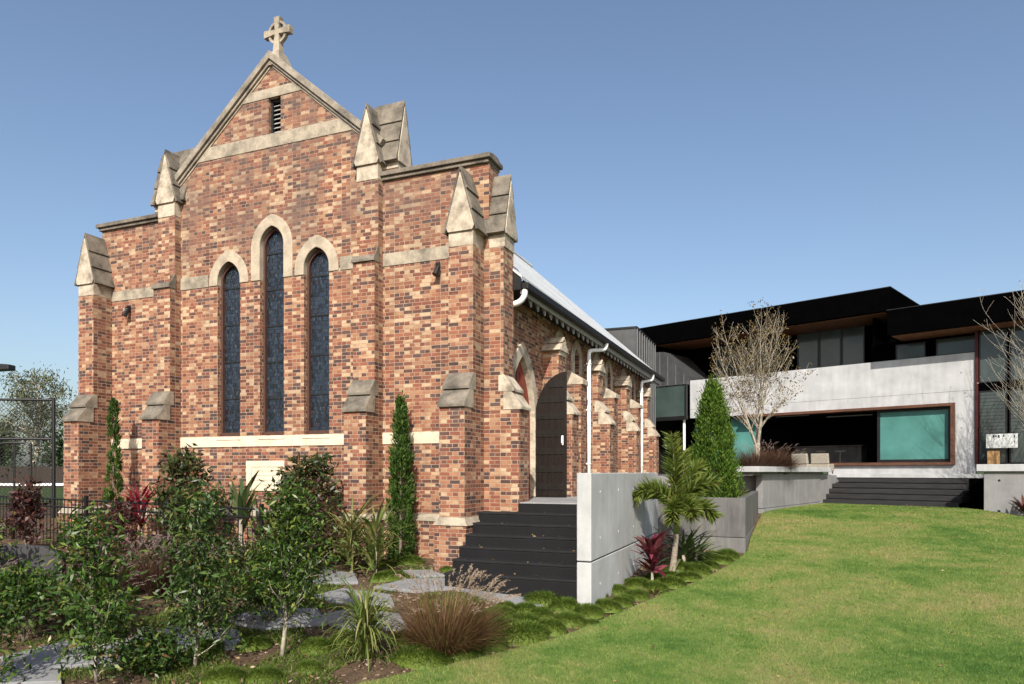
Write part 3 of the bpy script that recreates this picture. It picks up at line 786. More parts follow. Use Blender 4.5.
m = MB(); m.tube(catm3([(.50, .56, 5.52), (.50, .56, 5.42), (.48, .555, 5.34), (.41, .55, 5.26), (.30, .55, 5.22), (.05, .55, 5.20)]), .055, 10); m.build('downpipe', M['white'], ch, smooth=True)
# wall spotlights, foundation stone
for x, z in [(-1.06, 5.90), (-9.2, 5.80)]:
    m = MB(); m.box(x - .05, x + .05, -.03, -.001, z - .02, z + .1); m.tube([(x, -.03, z + .05), (x, -.12, z + .03), (x + .02, -.14, z - .06)], .018, 6)
    m.tube([(x + .05, -.08, z + .01), (x + .02, -.16, z - .17)], [.035, .065], 8); m.build('wall_light', M['steel'], ch)
p = MB(); p.box(-5.70, -4.69, -.03, -.002, 1.60, 2.24); pq = p.build('foundation_stone', M['cream'], ch)
fr = MB()
X0, X1, Z0, Z1 = -5.56, -4.83, 1.60, 2.12
for a in [(X0, X1, Z1 - .015, Z1), (X0, X0 + .015, Z0, Z1 - .015), (X1 - .015, X1, Z0, Z1 - .015)]: fr.box(a[0], a[1], -.036, -.031, a[2], a[3])
for i in range(4): fr.box(X0 + .06, X1 - .06, -.034, -.031, 2.02 - i * .1, 2.03 - i * .1)
fr.build('panel_line', M['pale'], pq)

# ------------------------------------------------------------------ entrance stairs and concrete walls beside them
es = empty('entrance_stairs', cw(0, 0, 0), CH, 'charcoal painted flight of steps climbing to the church side door', 'stairs')
TR = .33; RS = .175
for i in range(0, 7):
    z = 1.45 - RS * i
    y0 = -.05 - TR * i + .05
    m = MB(); xl = (.0 if i else .62)
    if i == 0: m.box(.62, 2.285, -.02, 6.2, -.4, z); m.box(.02, .62, .52, 6.2, -.4, z); m.box(.62, 2.285, -.03, -.02, z - .17, z)
    else:
        xl = [0, -.08, -.05, -.03, .01, .05, .08][i]
        m.box(xl + .01, 2.286, y0 + .012, y0 + TR - .002, -.5, z - .042)
    o = m.build('landing' if i == 0 else 'step', M['land' if i == 0 else 'dark_step'], es, bevel=.012)
    m = MB()
    if i: m.box(xl, 2.287, y0 + .006, y0 + TR - .001, z - .04, z); m.build('tread', M['tread'], o, bevel=.008)
    else: m.box(.60, 2.284, -.045, -.031, 1.27, 1.43); m.build('riser', M['dark_step'], o)
sw = empty('stair_wall', cw(2.4, 0, 0), CH, 'tall grey off-form concrete wall along the church stairs', 'concrete wall')
def panel(z0, z1, name):
    m = MB(); m.box(-.11, .11, -2.02, 3.45, z0, z1); return m.build(name, M['conc'], sw, bevel=.012)
panel(-.5, .675, 'lower_panel'); up_ = panel(.695, 1.985, 'upper_panel')
m = MB(); m.box(-.09, .09, -2.0, 3.4, .674, .696); m.build('joint_core', M['iron'], sw)
tie = MB()
for y in (-1.5, -.3, .9, 2.1):
    for z in (.3, 1.0, 1.7):
        tie.tube([(.1, y, z), (.1125, y, z)], .022, 8)
tie.build('tie_hole', simple('grout_plug', (.62, .62, .6), .8, .1, 9), sw)
m = MB(); m.box(.108, .1115, 1.0, 1.008, -.4, 1.98); m.build('panel_joint', M['concd'], sw)

pb = empty('concrete_planter', cw(4.31, 3.66, 0), CH, 'dark stained concrete planter box holding the cone shaped conifer', 'planter')
m = MB()
m.box(-1.95, 0, 0, .16, -.2, .60); m.box(-.16, 0, .161, 6.4, -.2, .60); m.box(-1.95, -1.79, .161, 6.4, -.2, .6)
m.build('lower_course', M['concd'], pb, bevel=.008)
m = MB()
m.box(-1.95, 0, 0, .16, .612, 1.45); m.box(-.16, 0, .161, 6.4, .612, 1.45); m.box(-1.95, -1.79, .161, 6.4, .612, 1.45)
m.build('upper_course', M['concs'], pb, bevel=.008)
m = MB(); m.box(-1.93, -.02, .02, 6.38, .595, .617); m.build('joint_core', M['iron'], pb)
m = MB(); m.box(-1.79, -.16, .16, 6.4, 1.2, 1.38); m.build('soil', M['ground'], pb)

# ------------------------------------------------------------------ terrace and modern house
MH = R_(-43.8); MO = ((975 - 512) / 700 * 24.5, 24.5, 0)
def mw(x, y, z=0):
    ca, sa = math.cos(-MH), math.sin(-MH)
    return (MO[0] + x * ca + y * sa, MO[1] - x * sa + y * ca, z)
pts = [mw(-3.62, -8.9)[:2], mw(-4.13, -3.24)[:2], mw(-4.2, -1.2)[:2], mw(.96, -1.2)[:2], mw(.96, 9)[:2], mw(-15, 9)[:2], mw(-15, 2)[:2], cw(.9, 15.5)[:2], cw(.9, 10.1)[:2], cw(4.3, 10.1)[:2]]
tr = MB(); tr.prism(pts, .2, 1.88, lambda u, v, w_: (u, v, w_)); tag(tr.build('terrace', M['concm']), kind='structure')
# retaining wall below the terrace slab
A = Vector(mw(-3.59, -9.12)[:2]); B = Vector(mw(-4.1, -3.24)[:2]); dv = (B - A).normalized(); nv = Vector((dv.y, -dv.x))
ra = math.atan2(dv.y, dv.x); LW = (B - A).length
rw = empty('retaining_wall', (A.x, A.y, 0), ra, 'grey panelled concrete retaining wall below the terrace', 'retaining wall')
m = MB(); m.box(-.05, LW * .5 - .006, -.02, .18, .70 + .24, 1.95); m.box(LW * .5 + .006, LW, -.02, .18, .94, 1.95); m.build('panel', M['concm'], rw, bevel=.008)
m = MB(); m.box(-.05, LW + .0, -.06, .16, .3, .925); m.build('footing', M['concm'], rw, bevel=.01)
ts = empty('terrace_slab', (A.x, A.y, 0), ra, 'long pale concrete bench slab along the terrace edge', 'slab')
m = MB(); m.box(-.9, LW + .6, -.22, .5, 2.0, 2.16); m.build('slab_top', M['concw'], ts, bevel=.01)
m = MB(); m.box(-.8, LW + .4, .0, .4, 1.90, 1.999); m.build('slab_bed', M['concd'], ts)
st = empty('terrace_steps', MO, MH, 'wide dark timber steps from the lawn up to the house terrace', 'steps')
for k in range(5):
    z = .84 + .19 * (k + 1) - .02
    m = MB(); m.box(-4.42 + .09 * k, .08, -2.85 + .33 * k, -2.85 + .33 * k + .338 if k < 4 else -1.21, z - .15, z); m.box(-4.40 + .09 * k, .08, -2.85 + .33 * k + .03, -1.22, z - .30 if k else .3, z - .152)
    m.build('step', M['steptim'], st, bevel=.008)
m = MB(); m.box(.09, .96, -1.36, -1.205, .2, 1.78); m.box(.082, .088, -2.8, -1.21, .2, 1.0); m.build('black_shade_wall', M['black'], st)  # black faces added to stand for the deep shadow beside the steps
m = MB(); m.box(-4.4, .95, -1.3, -1.0, 1.885, 1.93); m.box(-4.4, .95, -1.3, -1.21, 1.80, 1.884); m.build('landing_edge', M['concw'], st)

mh = empty('modern_house', MO, MH, 'modern two storey house with pale concrete front and black flat roofs', 'house')
m = MB()
m.prism([(-11.11, 4.47), (-11.11, 6.20), (0, 6.20), (0, 1.885), (-5.0, 1.885), (-5.0, 2.25), (-.6, 2.25), (-.6, 4.47)], 0, .3)
cwall = m.build('concrete_wall', M['concw'], mh, bevel=.01)
m = MB(); m.box(-11.1, -.002, -.002, .02, 4.865, 4.877); m.build('panel_joint', M['concd'], cwall)  # dark strip on the face stands for the shade inside a groove
fr = MB(); fr.box(-8.6, -.604, -.14, .5, 4.36, 4.466); fr.box(-.72, -.602, -.14, .5, 2.36, 4.358); fr.box(-5.2, -.604, -.14, .5, 2.254, 2.358)
fr.build('window_frame', M['timber'], mh, bevel=.006)
def pane(x0, x1, z0, z1, y, mat, name='window', fm=None, bw=.05):
    f_ = MB(); f_.box(x0, x1, y - .03, y + .05, z0, z0 + bw); f_.box(x0, x1, y - .03, y + .05, z1 - bw, z1); f_.box(x0, x0 + bw, y - .03, y + .05, z0 + bw, z1 - bw); f_.box(x1 - bw, x1, y - .03, y + .05, z0 + bw, z1 - bw)
    F_ = f_.build(name, fm or M['steel'], mh)
    p_ = MB(); p_.box(x0 + bw, x1 - bw, y, y + .02, z0 + bw, z1 - bw); p_.build('pane', mat, F_)
    return F_
pane(-3.2, -.74, 2.37, 4.36, .16, M['teal'], bw=.1)
pane(-9.4, -7.95, 2.0, 4.45, .5, M['teal'], bw=.05); pane(-11.1, -9.42, 2.0, 4.45, .5, M['teal'], bw=.05)
# rooms behind
ro = MB()
ro.box(-11.1, -.05, .32, 7, 2.10, 2.22); ro.box(-11.1, -.05, 7, 7.1, 2.2, 4.6); ro.box(-11.1, -.05, .32, 7, 4.48, 4.6); ro.box(-.3, -.2, .32, 7, 2.2, 4.48)
ro.box(-12.9, -11.1, 4.0, 4.1, 1.9, 6.2); 
ro.build('living_room', M['room'], mh)
for i, x in enumerate((-6.9, -6.1, -5.3)):
    sq = MB(); sq.box(x - .2, x + .2, 2.3, 2.34, 2.86, 2.92); sq.tube([(x, 2.32, 2.22), (x, 2.32, 2.86)], .03, 6); sq.tube([(x, 2.32, 2.222), (x, 2.32, 2.25)], .18, 10)
    sq.build('bar_stool', M['seat'], mh)
cnt = MB(); cnt.box(-7.4, -4.6, 2.8, 3.5, 2.222, 3.1); cnt.box(-7.5, -4.5, 2.7, 3.6, 3.102, 3.15); cnt.build('counter', M['concd'], mh)
lt = MB(); lt.box(-7.6, -6.2, 1.2, 1.3, 4.40, 4.44); lt.box(-5.6, -3.8, 1.6, 1.66, 4.3, 4.34); lt.build('ceiling_lamp', M['fascia'], mh)
# upper storey
uw = MB()
uw.box(-16, -7.0, 2.06, 2.2, 6.0, 8.05); uw.box(-4.2, -2.0, 2.06, 2.2, 6.0, 8.05); uw.box(-7.0, -4.2, 2.3, 2.4, 6.0, 8.05)
uw.box(-3.5, -.01, .46, .6, 6.0, 6.93); uw.box(-11.1, .0, .31, 2.2, 6.0, 6.05); uw.box(-3.5, -3.42, .6, 2.2, 6.0, 8.0)
uw.build('upper_wall', M['black'], mh)
pane(-6.98, -6.06, 6.06, 8.04, 2.0, M['gglass']); pane(-6.05, -5.14, 6.06, 8.04, 2.0, M['gglass']); pane(-5.13, -4.22, 6.06, 8.04, 2.0, M['gglass'])
pane(-10.9, -9.6, 6.06, 8.04, 2.0, M['dglass']); pane(-9.55, -8.3, 6.06, 8.04, 2.0, M['dglass'])
pane(-2.62, -1.62, 6.24, 6.82, .40, M['gglass'], bw=.04); pane(-1.28, -.04, 6.24, 6.86, .40, M['gglass'], bw=.04)
r1 = MB(); r1.box(-16.5, -2.66, -.2, 9, 8.06, 8.92); r1o = r1.build('roof', M['black'], mh)
m = MB(); m.box(-16.5, -2.64, -.22, 9.02, 8.922, 8.95); m.build('roof_capping', M['gutter'], r1o)
m = MB(); m.box(-12.9, -2.9, .05, 2.05, 8.03, 8.057); m.build('soffit', M['soffit'], r1o)
r2 = MB(); r2.box(-2.5, 9, -1.1, 9, 6.96, 7.86); r2o = r2.build('roof', M['black'], mh)
m = MB(); m.box(-2.52, 9, -1.12, 9.02, 7.862, 7.89); m.build('roof_capping', M['gutter'], r2o)
m = MB(); m.box(-2.4, 9, -.95, .38, 6.93, 6.957); m.build('soffit', M['soffit'], r2o)
m = MB(); m.box(-16, -2.7, 8.0, 8.1, 6, 8.05); m.box(-2.5, 8, 8.0, 8.1, 2, 6.95); m.build('rear_wall', M['black'], mh)
# glazed right end
for a, b in [(.12, .93), (1.0, 1.95), (2.02, 3.0), (3.07, 4.2)]:
    pane(a, b, 5.1, 6.925, .02, M['dglass'], bw=.035)
    F_ = pane(a, b, 2.3, 4.82, .02, M['dglass'], bw=.035)
    l_ = MB()
    for i in range(12): l_.box(a + .04, b - .04, .006, .014, 3.35 + i * .12, 3.365 + i * .12)
    l_.build('blind_slat', M['clad'], F_)
m = MB(); m.box(.1, 4.3, -.02, .12, 4.822, 5.098); m.build('floor_band', M['black'], mh)
m = MB(); m.box(.004, .10, -.06, .12, 2.3, 6.925); m.build('corner_post', simple('maroon_post_paint', (.06, .012, .012), .5, .15, 5), mh)
# cards and carton standing in the right window
m = MB(); m.box(.36, 1.25, -.2, -.17, 2.82, 3.30); m.build('card_sign', M['paper'], mh)
m = MB(); m.box(.86, 1.05, -.2, -.17, 2.66, 2.82)
cd = MB(); cd.box(.42, .74, -.35, -.1, 2.27, 2.72); cd.build('carton', M['ochre'], mh)
mk = MB()
for x, z, a, b in [(.55, 3.18, .05, .08), (.62, 3.2, .04, .05), (.70, 3.17, .05, .09), (.84, 3.2, .04, .05), (1.15, 3.16, .03, .08), (1.15, 3.0, .03, .05)]: mk.box(x, x + a, -.204, -.2005, z, z + b)
mk.build('printed_mark', M['iron'], mh)
bw_ = empty('front_wall', MO, MH, 'grey concrete plinth wall with white ledge under the corner windows', 'wall')
m = MB(); m.box(.97, 9, -4.1, -3.85, -.2, 2.0); m.box(.97, 1.17, -3.849, .0, -.2, 2.0); m.build('wall_panel', M['concm'], bw_, bevel=.01)
m = MB(); m.box(.80, 9, -4.2, -.02, 2.02, 2.23); m.build('ledge', M['concw'], bw_, bevel=.01)
t_ = MB()
for x in (1.35, 3.0):
    for z in (.85, 1.75): t_.tube([(x, -4.09, z), (x, -4.103, z)], .035, 10)
t_.build('tie_hole', M['iron'], bw_)

# metal clad annex between the church and the house
ax = empty('metal_annex', cw(-.65, 16.4, 0), CH, 'charcoal seamed metal annex rising behind the church roof', 'annex')
m = MB(); m.prism([(-5, 2), (-5, 7.85), (0, 7.85), (0, 2)], 0, 4.3); m.build('cladding', M['clad'], ax)
m = MB(); m.box(-5.03, .03, -.04, 4.33, 7.852, 7.93); m.build('parapet_cap', M['gutter'], ax)
for i in range(9):
    m = MB(); y = .06 + i * .5; m.box(.0015, .045, y, y + .03, 2.2, 7.85); m.build('seam', M['seam'], ax)
for i in range(8):
    m = MB(); x = -.04 - i * .52; m.box(x - .025, x, -.03, -.0015, 5.5, 7.85); m.build('seam', M['clad'], ax)
lk = empty('glazed_link', MO, MH, 'glazed link with sloping metal upper wall between annex and house', 'link building')
m = MB(); m.prism([(-13.6, 6.02), (-13.6, 7.75), (-12.3, 7.62), (-11.13, 6.40), (-11.13, 6.02)], -.3, 3.0); m.build('cladding', M['clad'], lk)
for i in range(5):
    m = MB(); x = -12.95 + i * .42; zt = 7.62 if x < -12.3 else 7.58 - (x + 12.3) * 1.04
    m.box(x, x + .03, -.335, -.302, 6.03, zt); m.build('seam', M['seam'], lk)
m = MB(); m.box(-13.4, -11.2, -.25, -.22, 4.58, 6.0); m.build('pane', M['gglass'], lk)
m = MB(); m.box(-13.4, -11.13, -.32, -.15, 4.40, 4.575); m.box(-11.2, -11.13, -.32, -.18, 4.576, 6.0); m.build('frame', M['steel'], lk)
m = MB(); m.box(-13.4, -11.1, 3.0, 3.1, 1.9, 6.0); m.box(-13.5, -13.4, 0, 3, 1.9, 6); m.build('inner_wall', M['room'], lk)
m = MB(); m.tube([(-11.35, -.1, 1.88), (-11.35, -.1, 4.42)], .06, 8); m.build('column', M['white'], lk)

# terrace armchairs
def armchair(x, y, rz, label):
    o = empty('terrace_chair', mw(x, y, 1.885), MH + rz, label, 'chair', 'low chairs on the terrace')
    m = MB(); m.box(-.33, .33, -.30, .30, .14, .42); m.build('seat', M['seat'], o, bevel=.03)
    m = MB(); m.hexa([(-.33, .18, .42), (.33, .18, .42), (.33, .32, .42), (-.33, .32, .42), (-.33, .26, .82), (.33, .26, .82), (.33, .36, .82), (-.33, .36, .82)]); m.build('backrest', M['seat'], o, bevel=.03)
    for sx in (-.28, .28):
        for sy in (-.25, .25):
            m = MB(); m.tube([(sx, sy, 0), (sx, sy, .14)], .02, 6); m.build('leg', M['iron'], o)
    return o
armchair(-4.75, -1.2, R_(180), 'beige low armchair on the terrace, nearer the wide steps')
armchair(-5.35, -1.5, R_(170), 'beige low armchair on the terrace, between the bronze grass and the other chair')

# ------------------------------------------------------------------ left side: court, fences, floodlight
ct = MB(); ct.box(-60, -11.2, 19, 42, .84, .865); tag(ct.build('tennis_court', M['court']), kind='structure')
m = MB(); m.box(-70, -14, 43, 43.15, .7, 2.35); hf = m.build('paling_fence', M['hedge_fence']); tag(hf, 'dark timber paling fence across the far side of the court', 'fence')
nt = empty('tennis_net', (-30, 24.5, .865), 0, 'tennis net with bright white top tape on the court', 'tennis net')
m = MB(); m.box(0, 16, -.03, .03, .66, .74); m.build('tape', M['white'], nt)
n_ = MB()
for i in range(90): n_.tube([(i * .18, 0, .02), (i * .18, 0, .66)], .004, 3, False)
for k in range(7): n_.tube([(0, 0, .05 + k * .09), (16, 0, .05 + k * .09)], .004, 3, False)
n_.build('netting', M['net'], nt)
for x in (0, 16.05): m = MB(); m.tube([(x, 0, 0), (x, 0, .8)], .05, 8); m.build('post', M['steel'], nt)
cf = empty('court_fence', (-11.85, 18.1, .8), 0, 'tall black chain-link tennis court fence with a gate frame', 'chain-link fence')
dF = Vector((-.93, -.10, 0)).normalized()
def fp(t, z): p = dF * t; return (p.x, p.y, z)
for t in (0, 2.6, 5.2):
    m = MB(); m.tube([fp(t, -.1), fp(t, 3.12)], .045, 8); m.build('post', M['steel'], cf)
for z in (3.06, 2.05): m = MB(); m.tube([fp(0, z), fp(6, z)], .032, 8); m.build('rail', M['steel'], cf)
m = MB(); m.tube(catm3([fp(.55, 0), fp(.55, 1.75), fp(.6, 1.9), fp(.75, 1.95), fp(1.15, 1.95), fp(1.3, 1.9), fp(1.35, 1.75), fp(1.35, 0)], 4), .028, 8); m.tube([fp(.95, .0), fp(.95, 2.0)], .025, 6); m.build('gate_frame', M['steel'], cf)
m = MB()
for i in range(-30, 60):
    for s_ in (1, -1):
        a = i * .1; pts_ = []
        for z in (0.02, 3.05):
            pts_.append((a + s_ * (z - 1.5) * 1.0, z))
        (t0, z0), (t1, z1) = pts_
        lo_t, hi_t = 0.03, 5.9
        def clip(t, z):
            return t, z
        seg = []
        for (ta, za), (tb, zb) in [((t0, z0), (t1, z1))]:
            f0, f1 = 0., 1.
            for bound, sgn in ((lo_t, 1), (hi_t, -1)):
                da, db = sgn * (ta - bound), sgn * (tb - bound)
                if da < 0 and db < 0: f0 = 2
                elif da < 0: f0 = max(f0, da / (da - db))
                elif db < 0: f1 = min(f1, da / (da - db))
            if f0 < f1: m.tube([fp(ta + (tb - ta) * f0, za + (zb - za) * f0), fp(ta + (tb - ta) * f1, za + (zb - za) * f1)], .0055, 3, False)
m.build('wire_mesh', M['steel'], cf)
fl = empty('floodlight', (-15.6, 20, .84), 0, 'black court floodlight on a pole at the left edge', 'floodlight')
m = MB(); m.tube([(0, 0, 0), (0, 0, 4.1)], .06, 8); m.build('pole', M['steel'], fl)
m = MB(); m.tube([(0, 0, 4.08), (.9, 0, 4.14)], .035, 8); m.build('arm', M['steel'], fl)
m = MB(); m.hexa([(.85, -.15, 4.04), (1.32, -.15, 4.07), (1.32, .15, 4.07), (.85, .15, 4.04), (.85, -.15, 4.25), (1.32, -.15, 4.22), (1.32, .15, 4.22), (.85, .15, 4.25)]); m.build('lamp_head', M['steel'], fl, bevel=.02)

# garden picket fence in front of the church
f0 = Vector((-4.55, 12.72, 0)); fd = Vector((-math.cos(CH), -math.sin(CH), 0))
ft = empty('picket_fence', (f0.x, f0.y, 0), 0, 'black metal picket fence running through the shrubs in front of the church', 'fence')
def fz(t): p = f0 + fd * t; return g(p.x, p.y)
npk = 84
for i in range(npk):
    t = i * .108; z = fz(t)
    if i % 21 == 0:
        m = MB(); m.box(-.03, .03, -.03, .03, 0, 1.30); o = m.build('post', M['steel'], ft)
    else:
        m = MB(); m.tube([(0, 0, .06), (0, 0, 1.22)], .009, 5); o = m.build('picket', M['steel'], ft)
    o.location = fd * t + Vector((0, 0, .12 + .02 * t)); o.rotation_euler = (0, 0, CH)
for zz in (.16, 1.04, 1.2):
    m = MB(); a = fd * 0 + Vector((0, 0, .12 + zz)); b = fd * (npk * .108) + Vector((0, 0, .12 + .02 * npk * .108 + zz)); m.tube([a, b], .017, 4); m.build('rail', M['steel'], ft)
lw = empty('low_wall', (-8.95, 11.4, 0), R_(8), 'low charcoal rendered garden wall behind the left shrubs', 'garden wall')
m = MB(); m.box(-2.5, .75, 0, .16, -.2, .80); m.prism([(.75, -.2), (1.5, -.2), (1.5, .62), (1.2, .76), (.75, .8)], 0, .16); m.build('wall_panel', M['rend'], lw, bevel=.01)

# ------------------------------------------------------------------ paving stones
def paver(pts_, label, th=.05):
    c = Vector((sum(p[0] for p in pts_) / len(pts_), sum(p[1] for p in pts_) / len(pts_)))
    z0 = g(c.x, c.y)
    m = MB(); n = len(pts_)
    tz = lambda p: g(p[0], p[1]) - z0 + .055
    m.add([(p[0] - c.x, p[1] - c.y, tz(p) - th) for p in pts_] + [(p[0] - c.x, p[1] - c.y, tz(p)) for p in pts_],
          [tuple(range(n - 1, -1, -1)), tuple(range(n, 2 * n))] + [(i, (i + 1) % n, n + (i + 1) % n, n + i) for i in range(n)])
    o = m.build('paving_stone', M['paver'], None, bevel=.008); o.location = (c.x, c.y, z0)
    tag(o, label, 'paving stone', 'grey stepping stones through the garden')
def px2w(x, y):
    Y = 2.5
    for _ in range(60): 
        Y2 = (2 - g((x - 512) / 700 * Y, Y)) * 700 / (y - 472); Y = .5 * (Y + Y2)
    return ((x - 512) / 700 * Y, Y)
P_ = [
    ([(-.42, 11.55), (.0, 11.05), (.62, 10.35), (.20, 10.1), (-.45, 10.55), (-1.0, 11.2)], 'large grey paving stone at the foot of the church stairs'),
    ([(-1.9, 12.2), (-1.45, 12.25), (-1.1, 11.85), (-1.55, 11.75)], 'small pale paving stone nearest the church wall'),
    ([(-1.75, 11.6), (-1.05, 11.65), (-.75, 11.1), (-1.5, 10.85), (-2.2, 11.1)], 'grey paving stone behind the bronze grass clump'),
    ([(-2.65, 11.0), (-1.85, 10.65), (-1.7, 10.1), (-2.6, 10.25), (-3.0, 10.6)], 'grey paving stone right of the slender trunk, in the middle row'),
    ([(-3.35, 12.3), (-2.7, 12.0), (-2.5, 11.4), (-3.2, 11.35), (-3.7, 11.8)], 'grey paving stone beside the variegated shrub'),
    ([(-2.3, 9.9), (-1.55, 9.65), (-1.35, 9.0), (-2.2, 9.05), (-2.7, 9.5)], 'grey paving stone behind the front strappy plant'),
    ([(-3.5, 10.0), (-2.75, 9.9), (-2.45, 9.25), (-3.2, 9.0), (-3.9, 9.4)], 'shaded grey paving stone behind the slender trunk of the right tree'),
    ([(-4.4, 9.1), (-3.5, 8.95), (-3.2, 8.3), (-4.0, 8.15), (-4.8, 8.45)], 'dark shaded paving stone between the two pale trunks'),
    ([(-5.4, 8.5), (-4.6, 8.35), (-4.35, 7.8), (-5.0, 7.55), (-5.8, 7.9)], 'dark shaded paving stone left of the middle trunk'),
    ([(-5.6, 7.75), (-4.9, 7.55), (-4.6, 7.15), (-5.4, 7.05), (-6.0, 7.3)], 'grey paving stone at the lower left corner of the picture'),
]
for p_, l_ in P_: paver(p_, l_)

# ------------------------------------------------------------------ plant builders
def branchy(m, base, h, spread, nb, r0, rg, lean=(0, 0), start=.25, sub=2, up=.9):
    """trunk with rising branches; returns tip segments (point, dir)"""
    tips = []
    pts_ = [Vector(base)]
    n = 8
    for i in range(1, n + 1):
        t = i / n
        pts_.append(Vector(base) + Vector((lean[0] * t + rg.normal() * .012 * h, lean[1] * t + rg.normal() * .012 * h, h * t)))
    m.tube(pts_, [r0 * (1 - .82 * i / n) for i in range(n + 1)], 7)
    for b in range(nb):
        t = start + (1 - start) * (b + rg.random() * .7) / nb
        k = min(n - 1, int(t * n)); p = pts_[k].lerp(pts_[k + 1], t * n - k)
        a = b * 2.4 + rg.normal() * .3
        L = spread * (1.15 - .75 * t) * (.75 + .5 * rg.random())
        d = Vector((math.cos(a), math.sin(a), up * (.6 + .8 * rg.random()))).normalized()
        q = [p]; dd = d.copy()
        for s_ in range(5):
            dd = (dd + Vector((rg.normal() * .13, rg.normal() * .13, .06 + rg.normal() * .1))).normalized(); q.append(q[-1] + dd * L / 5)
        rb_ = r0 * (.42 * (1 - .6 * t))
        m.tube(q, [rb_ * (1 - .16 * i) for i in range(6)], 5)
        tips += [(v, dd) for v in q[2:]]
        for s_ in range(sub):
            i0 = 1 + int(rg.random() * 4); dd2 = (dd + Vector((rg.normal() * .6, rg.normal() * .6, rg.normal() * .35))).normalized(); L2 = L * (.3 + .35 * rg.random())
            q2 = [q[i0]]
            for _ in range(3): dd2 = (dd2 + Vector((rg.normal() * .15, rg.normal() * .15, .05))).normalized(); q2.append(q2[-1] + dd2 * L2 / 3)
            m.tube(q2, [rb_ * .5, rb_ * .38, rb_ * .26, rb_ * .15], 4)
            tips += [(v, dd2) for v in q2[1:]]
    return tips

def leafy_tree(name, x, y, h, spread, nb, nl, label, cat, mat_l, mat_b, seed, r0=.035, ll=.11, lw_=.035, start=.2, droop=.5, sig=.12, group=None, zb=None, lean=(0, 0), up=.9, sub=3, crown='crown'):
    rg = np.random.default_rng(seed)
    z = g(x, y) - .03 if zb is None else zb
    o = empty(name, (x, y, z), 0, label, cat, group)
    m = MB(); tips = branchy(m, (0, 0, 0), h, spread, nb, r0, rg, lean, start, sub, up)
    m.build('trunk', mat_b, o, smooth=True)
    tp = np.array([t[0] for t in tips]); td = np.array([t[1] for t in tips])
    idx = rg.integers(0, len(tp), nl)
    P = tp[idx] + rg.normal(size=(nl, 3)) * sig * np.array([1, 1, .8])
    P[:, 2] = np.maximum(P[:, 2], .05)
    D = td[idx] * .4 + rg.normal(size=(nl, 3)) * .75; D[:, 2] -= droop
    V, F = leaf_arrays(P, D, ll * (.6 + .7 * rg.random(nl)), lw_ * (.7 + .6 * rg.random(nl)), rg)
    raw(crown, V, F, mat_l, o)
    return o

GT = 'slender young trees in the front garden'
leafy_tree('young_tree', -2.65, 8.05, 1.80, .56, 24, 4000, 'young leafy tree with pale trunk, rightmost of the garden row', 'tree', M['lf_treec'], M['bark'], 11, .028, .085, .026, .24, lean=(.12, 0), group=GT)
leafy_tree('young_tree', -3.5, 7.72, 1.9, .44, 24, 2900, 'young leafy tree with thin pale trunk, in the middle of the garden row', 'tree', M['lf_treeb'], M['bark'], 12, .022, .09, .026, .06, lean=(.08, 0), group=GT)
leafy_tree('young_tree', -4.30, 7.25, 1.62, .5, 20, 2000, 'young leafy tree with drooping leaves, leftmost of the garden row', 'tree', M['lf_tree'], M['bark'], 13, .022, .105, .029, .03, lean=(-.1, 0), group=GT)
leafy_tree('green_shrub', -5.4, 7.05, 1.0, .35, 12, 900, 'leafy green shrub at the left edge of the picture', 'shrub', M['lf_tree'], M['barkd'], 14, .025, .10, .034, .05)
leafy_tree('green_shrub', -5.0, 8.5, .5, .45, 14, 900, 'low leafy green shrub between the left trees', 'shrub', M['lf_tree'], M['barkd'], 15, .02, .09, .03, .05)
leafy_tree('green_shrub', -3.95, 9.0, .7, .5, 14, 1200, 'low leafy green shrub behind the middle tree', 'shrub', M['lf_tree'], M['barkd'], 16, .02, .09, .03, .05)
leafy_tree('green_shrub', -3.2, 9.3, .9, .55, 14, 2000, 'low leafy green shrub behind the rightmost young tree', 'shrub', M['lf_tree'], M['barkd'], 26, .02, .09, .03, .05)
leafy_tree('green_shrub', -8.3, 10.6, 1.1, .6, 16, 1200, 'leafy green shrub in front of the charcoal wall', 'shrub', M['lf_tree'], M['barkd'], 27, .02, .11, .035, .05)
# shrubs against the church front
def cl(x, y): return cw(x, y)[:2]
leafy_tree('magnolia_shrub', *cl(-3.35, -1.1), 1.75, .75, 22, 1500, 'dense dark magnolia shrub right of the foundation stone', 'shrub', M['lf_dark'], M['barkd'], 21, .035, .15, .062, .1, .0, .1, lean=(.1, 0))
leafy_tree('magnolia_shrub', *cl(-5.9, -1.5), 1.75, .75, 22, 1500, 'dark leathery leaved shrub left of the foundation stone', 'shrub', M['lf_dark'], M['barkd'], 22, .035, .15, .06, .1, .0, .1)
leafy_tree('maroon_shrub', *cl(-2.75, -1.5), 1.3, .5, 14, 650, 'maroon leaved shrub beside the dark magnolia', 'shrub', M['lf_maroon'], M['barkd'], 23, .02, .13, .055, .1, .0, .08)
leafy_tree('maroon_shrub', *cl(-8.9, -2.6), 1.2, .5, 14, 700, 'maroon leaved shrub behind the left end of the picket fence', 'shrub', M['lf_maroon'], M['barkd'], 24, .02, .13, .055, .1, .0, .08)
leafy_tree('maroon_shrub', *cl(-6.9, -2.1), .9, .45, 14, 600, 'maroon leaved shrub behind the middle of the picket fence', 'shrub', M['lf_maroon'], M['barkd'], 28, .02, .12, .05, .1, .0, .08)
leafy_tree('variegated_shrub', *cl(-2.55, -1.0), .55, .42, 14, 700, 'cream and green variegated shrub beside the strappy plants', 'shrub', M['lf_brom'], M['barkd'], 25, .02, .12, .05, .0, .1, .06)

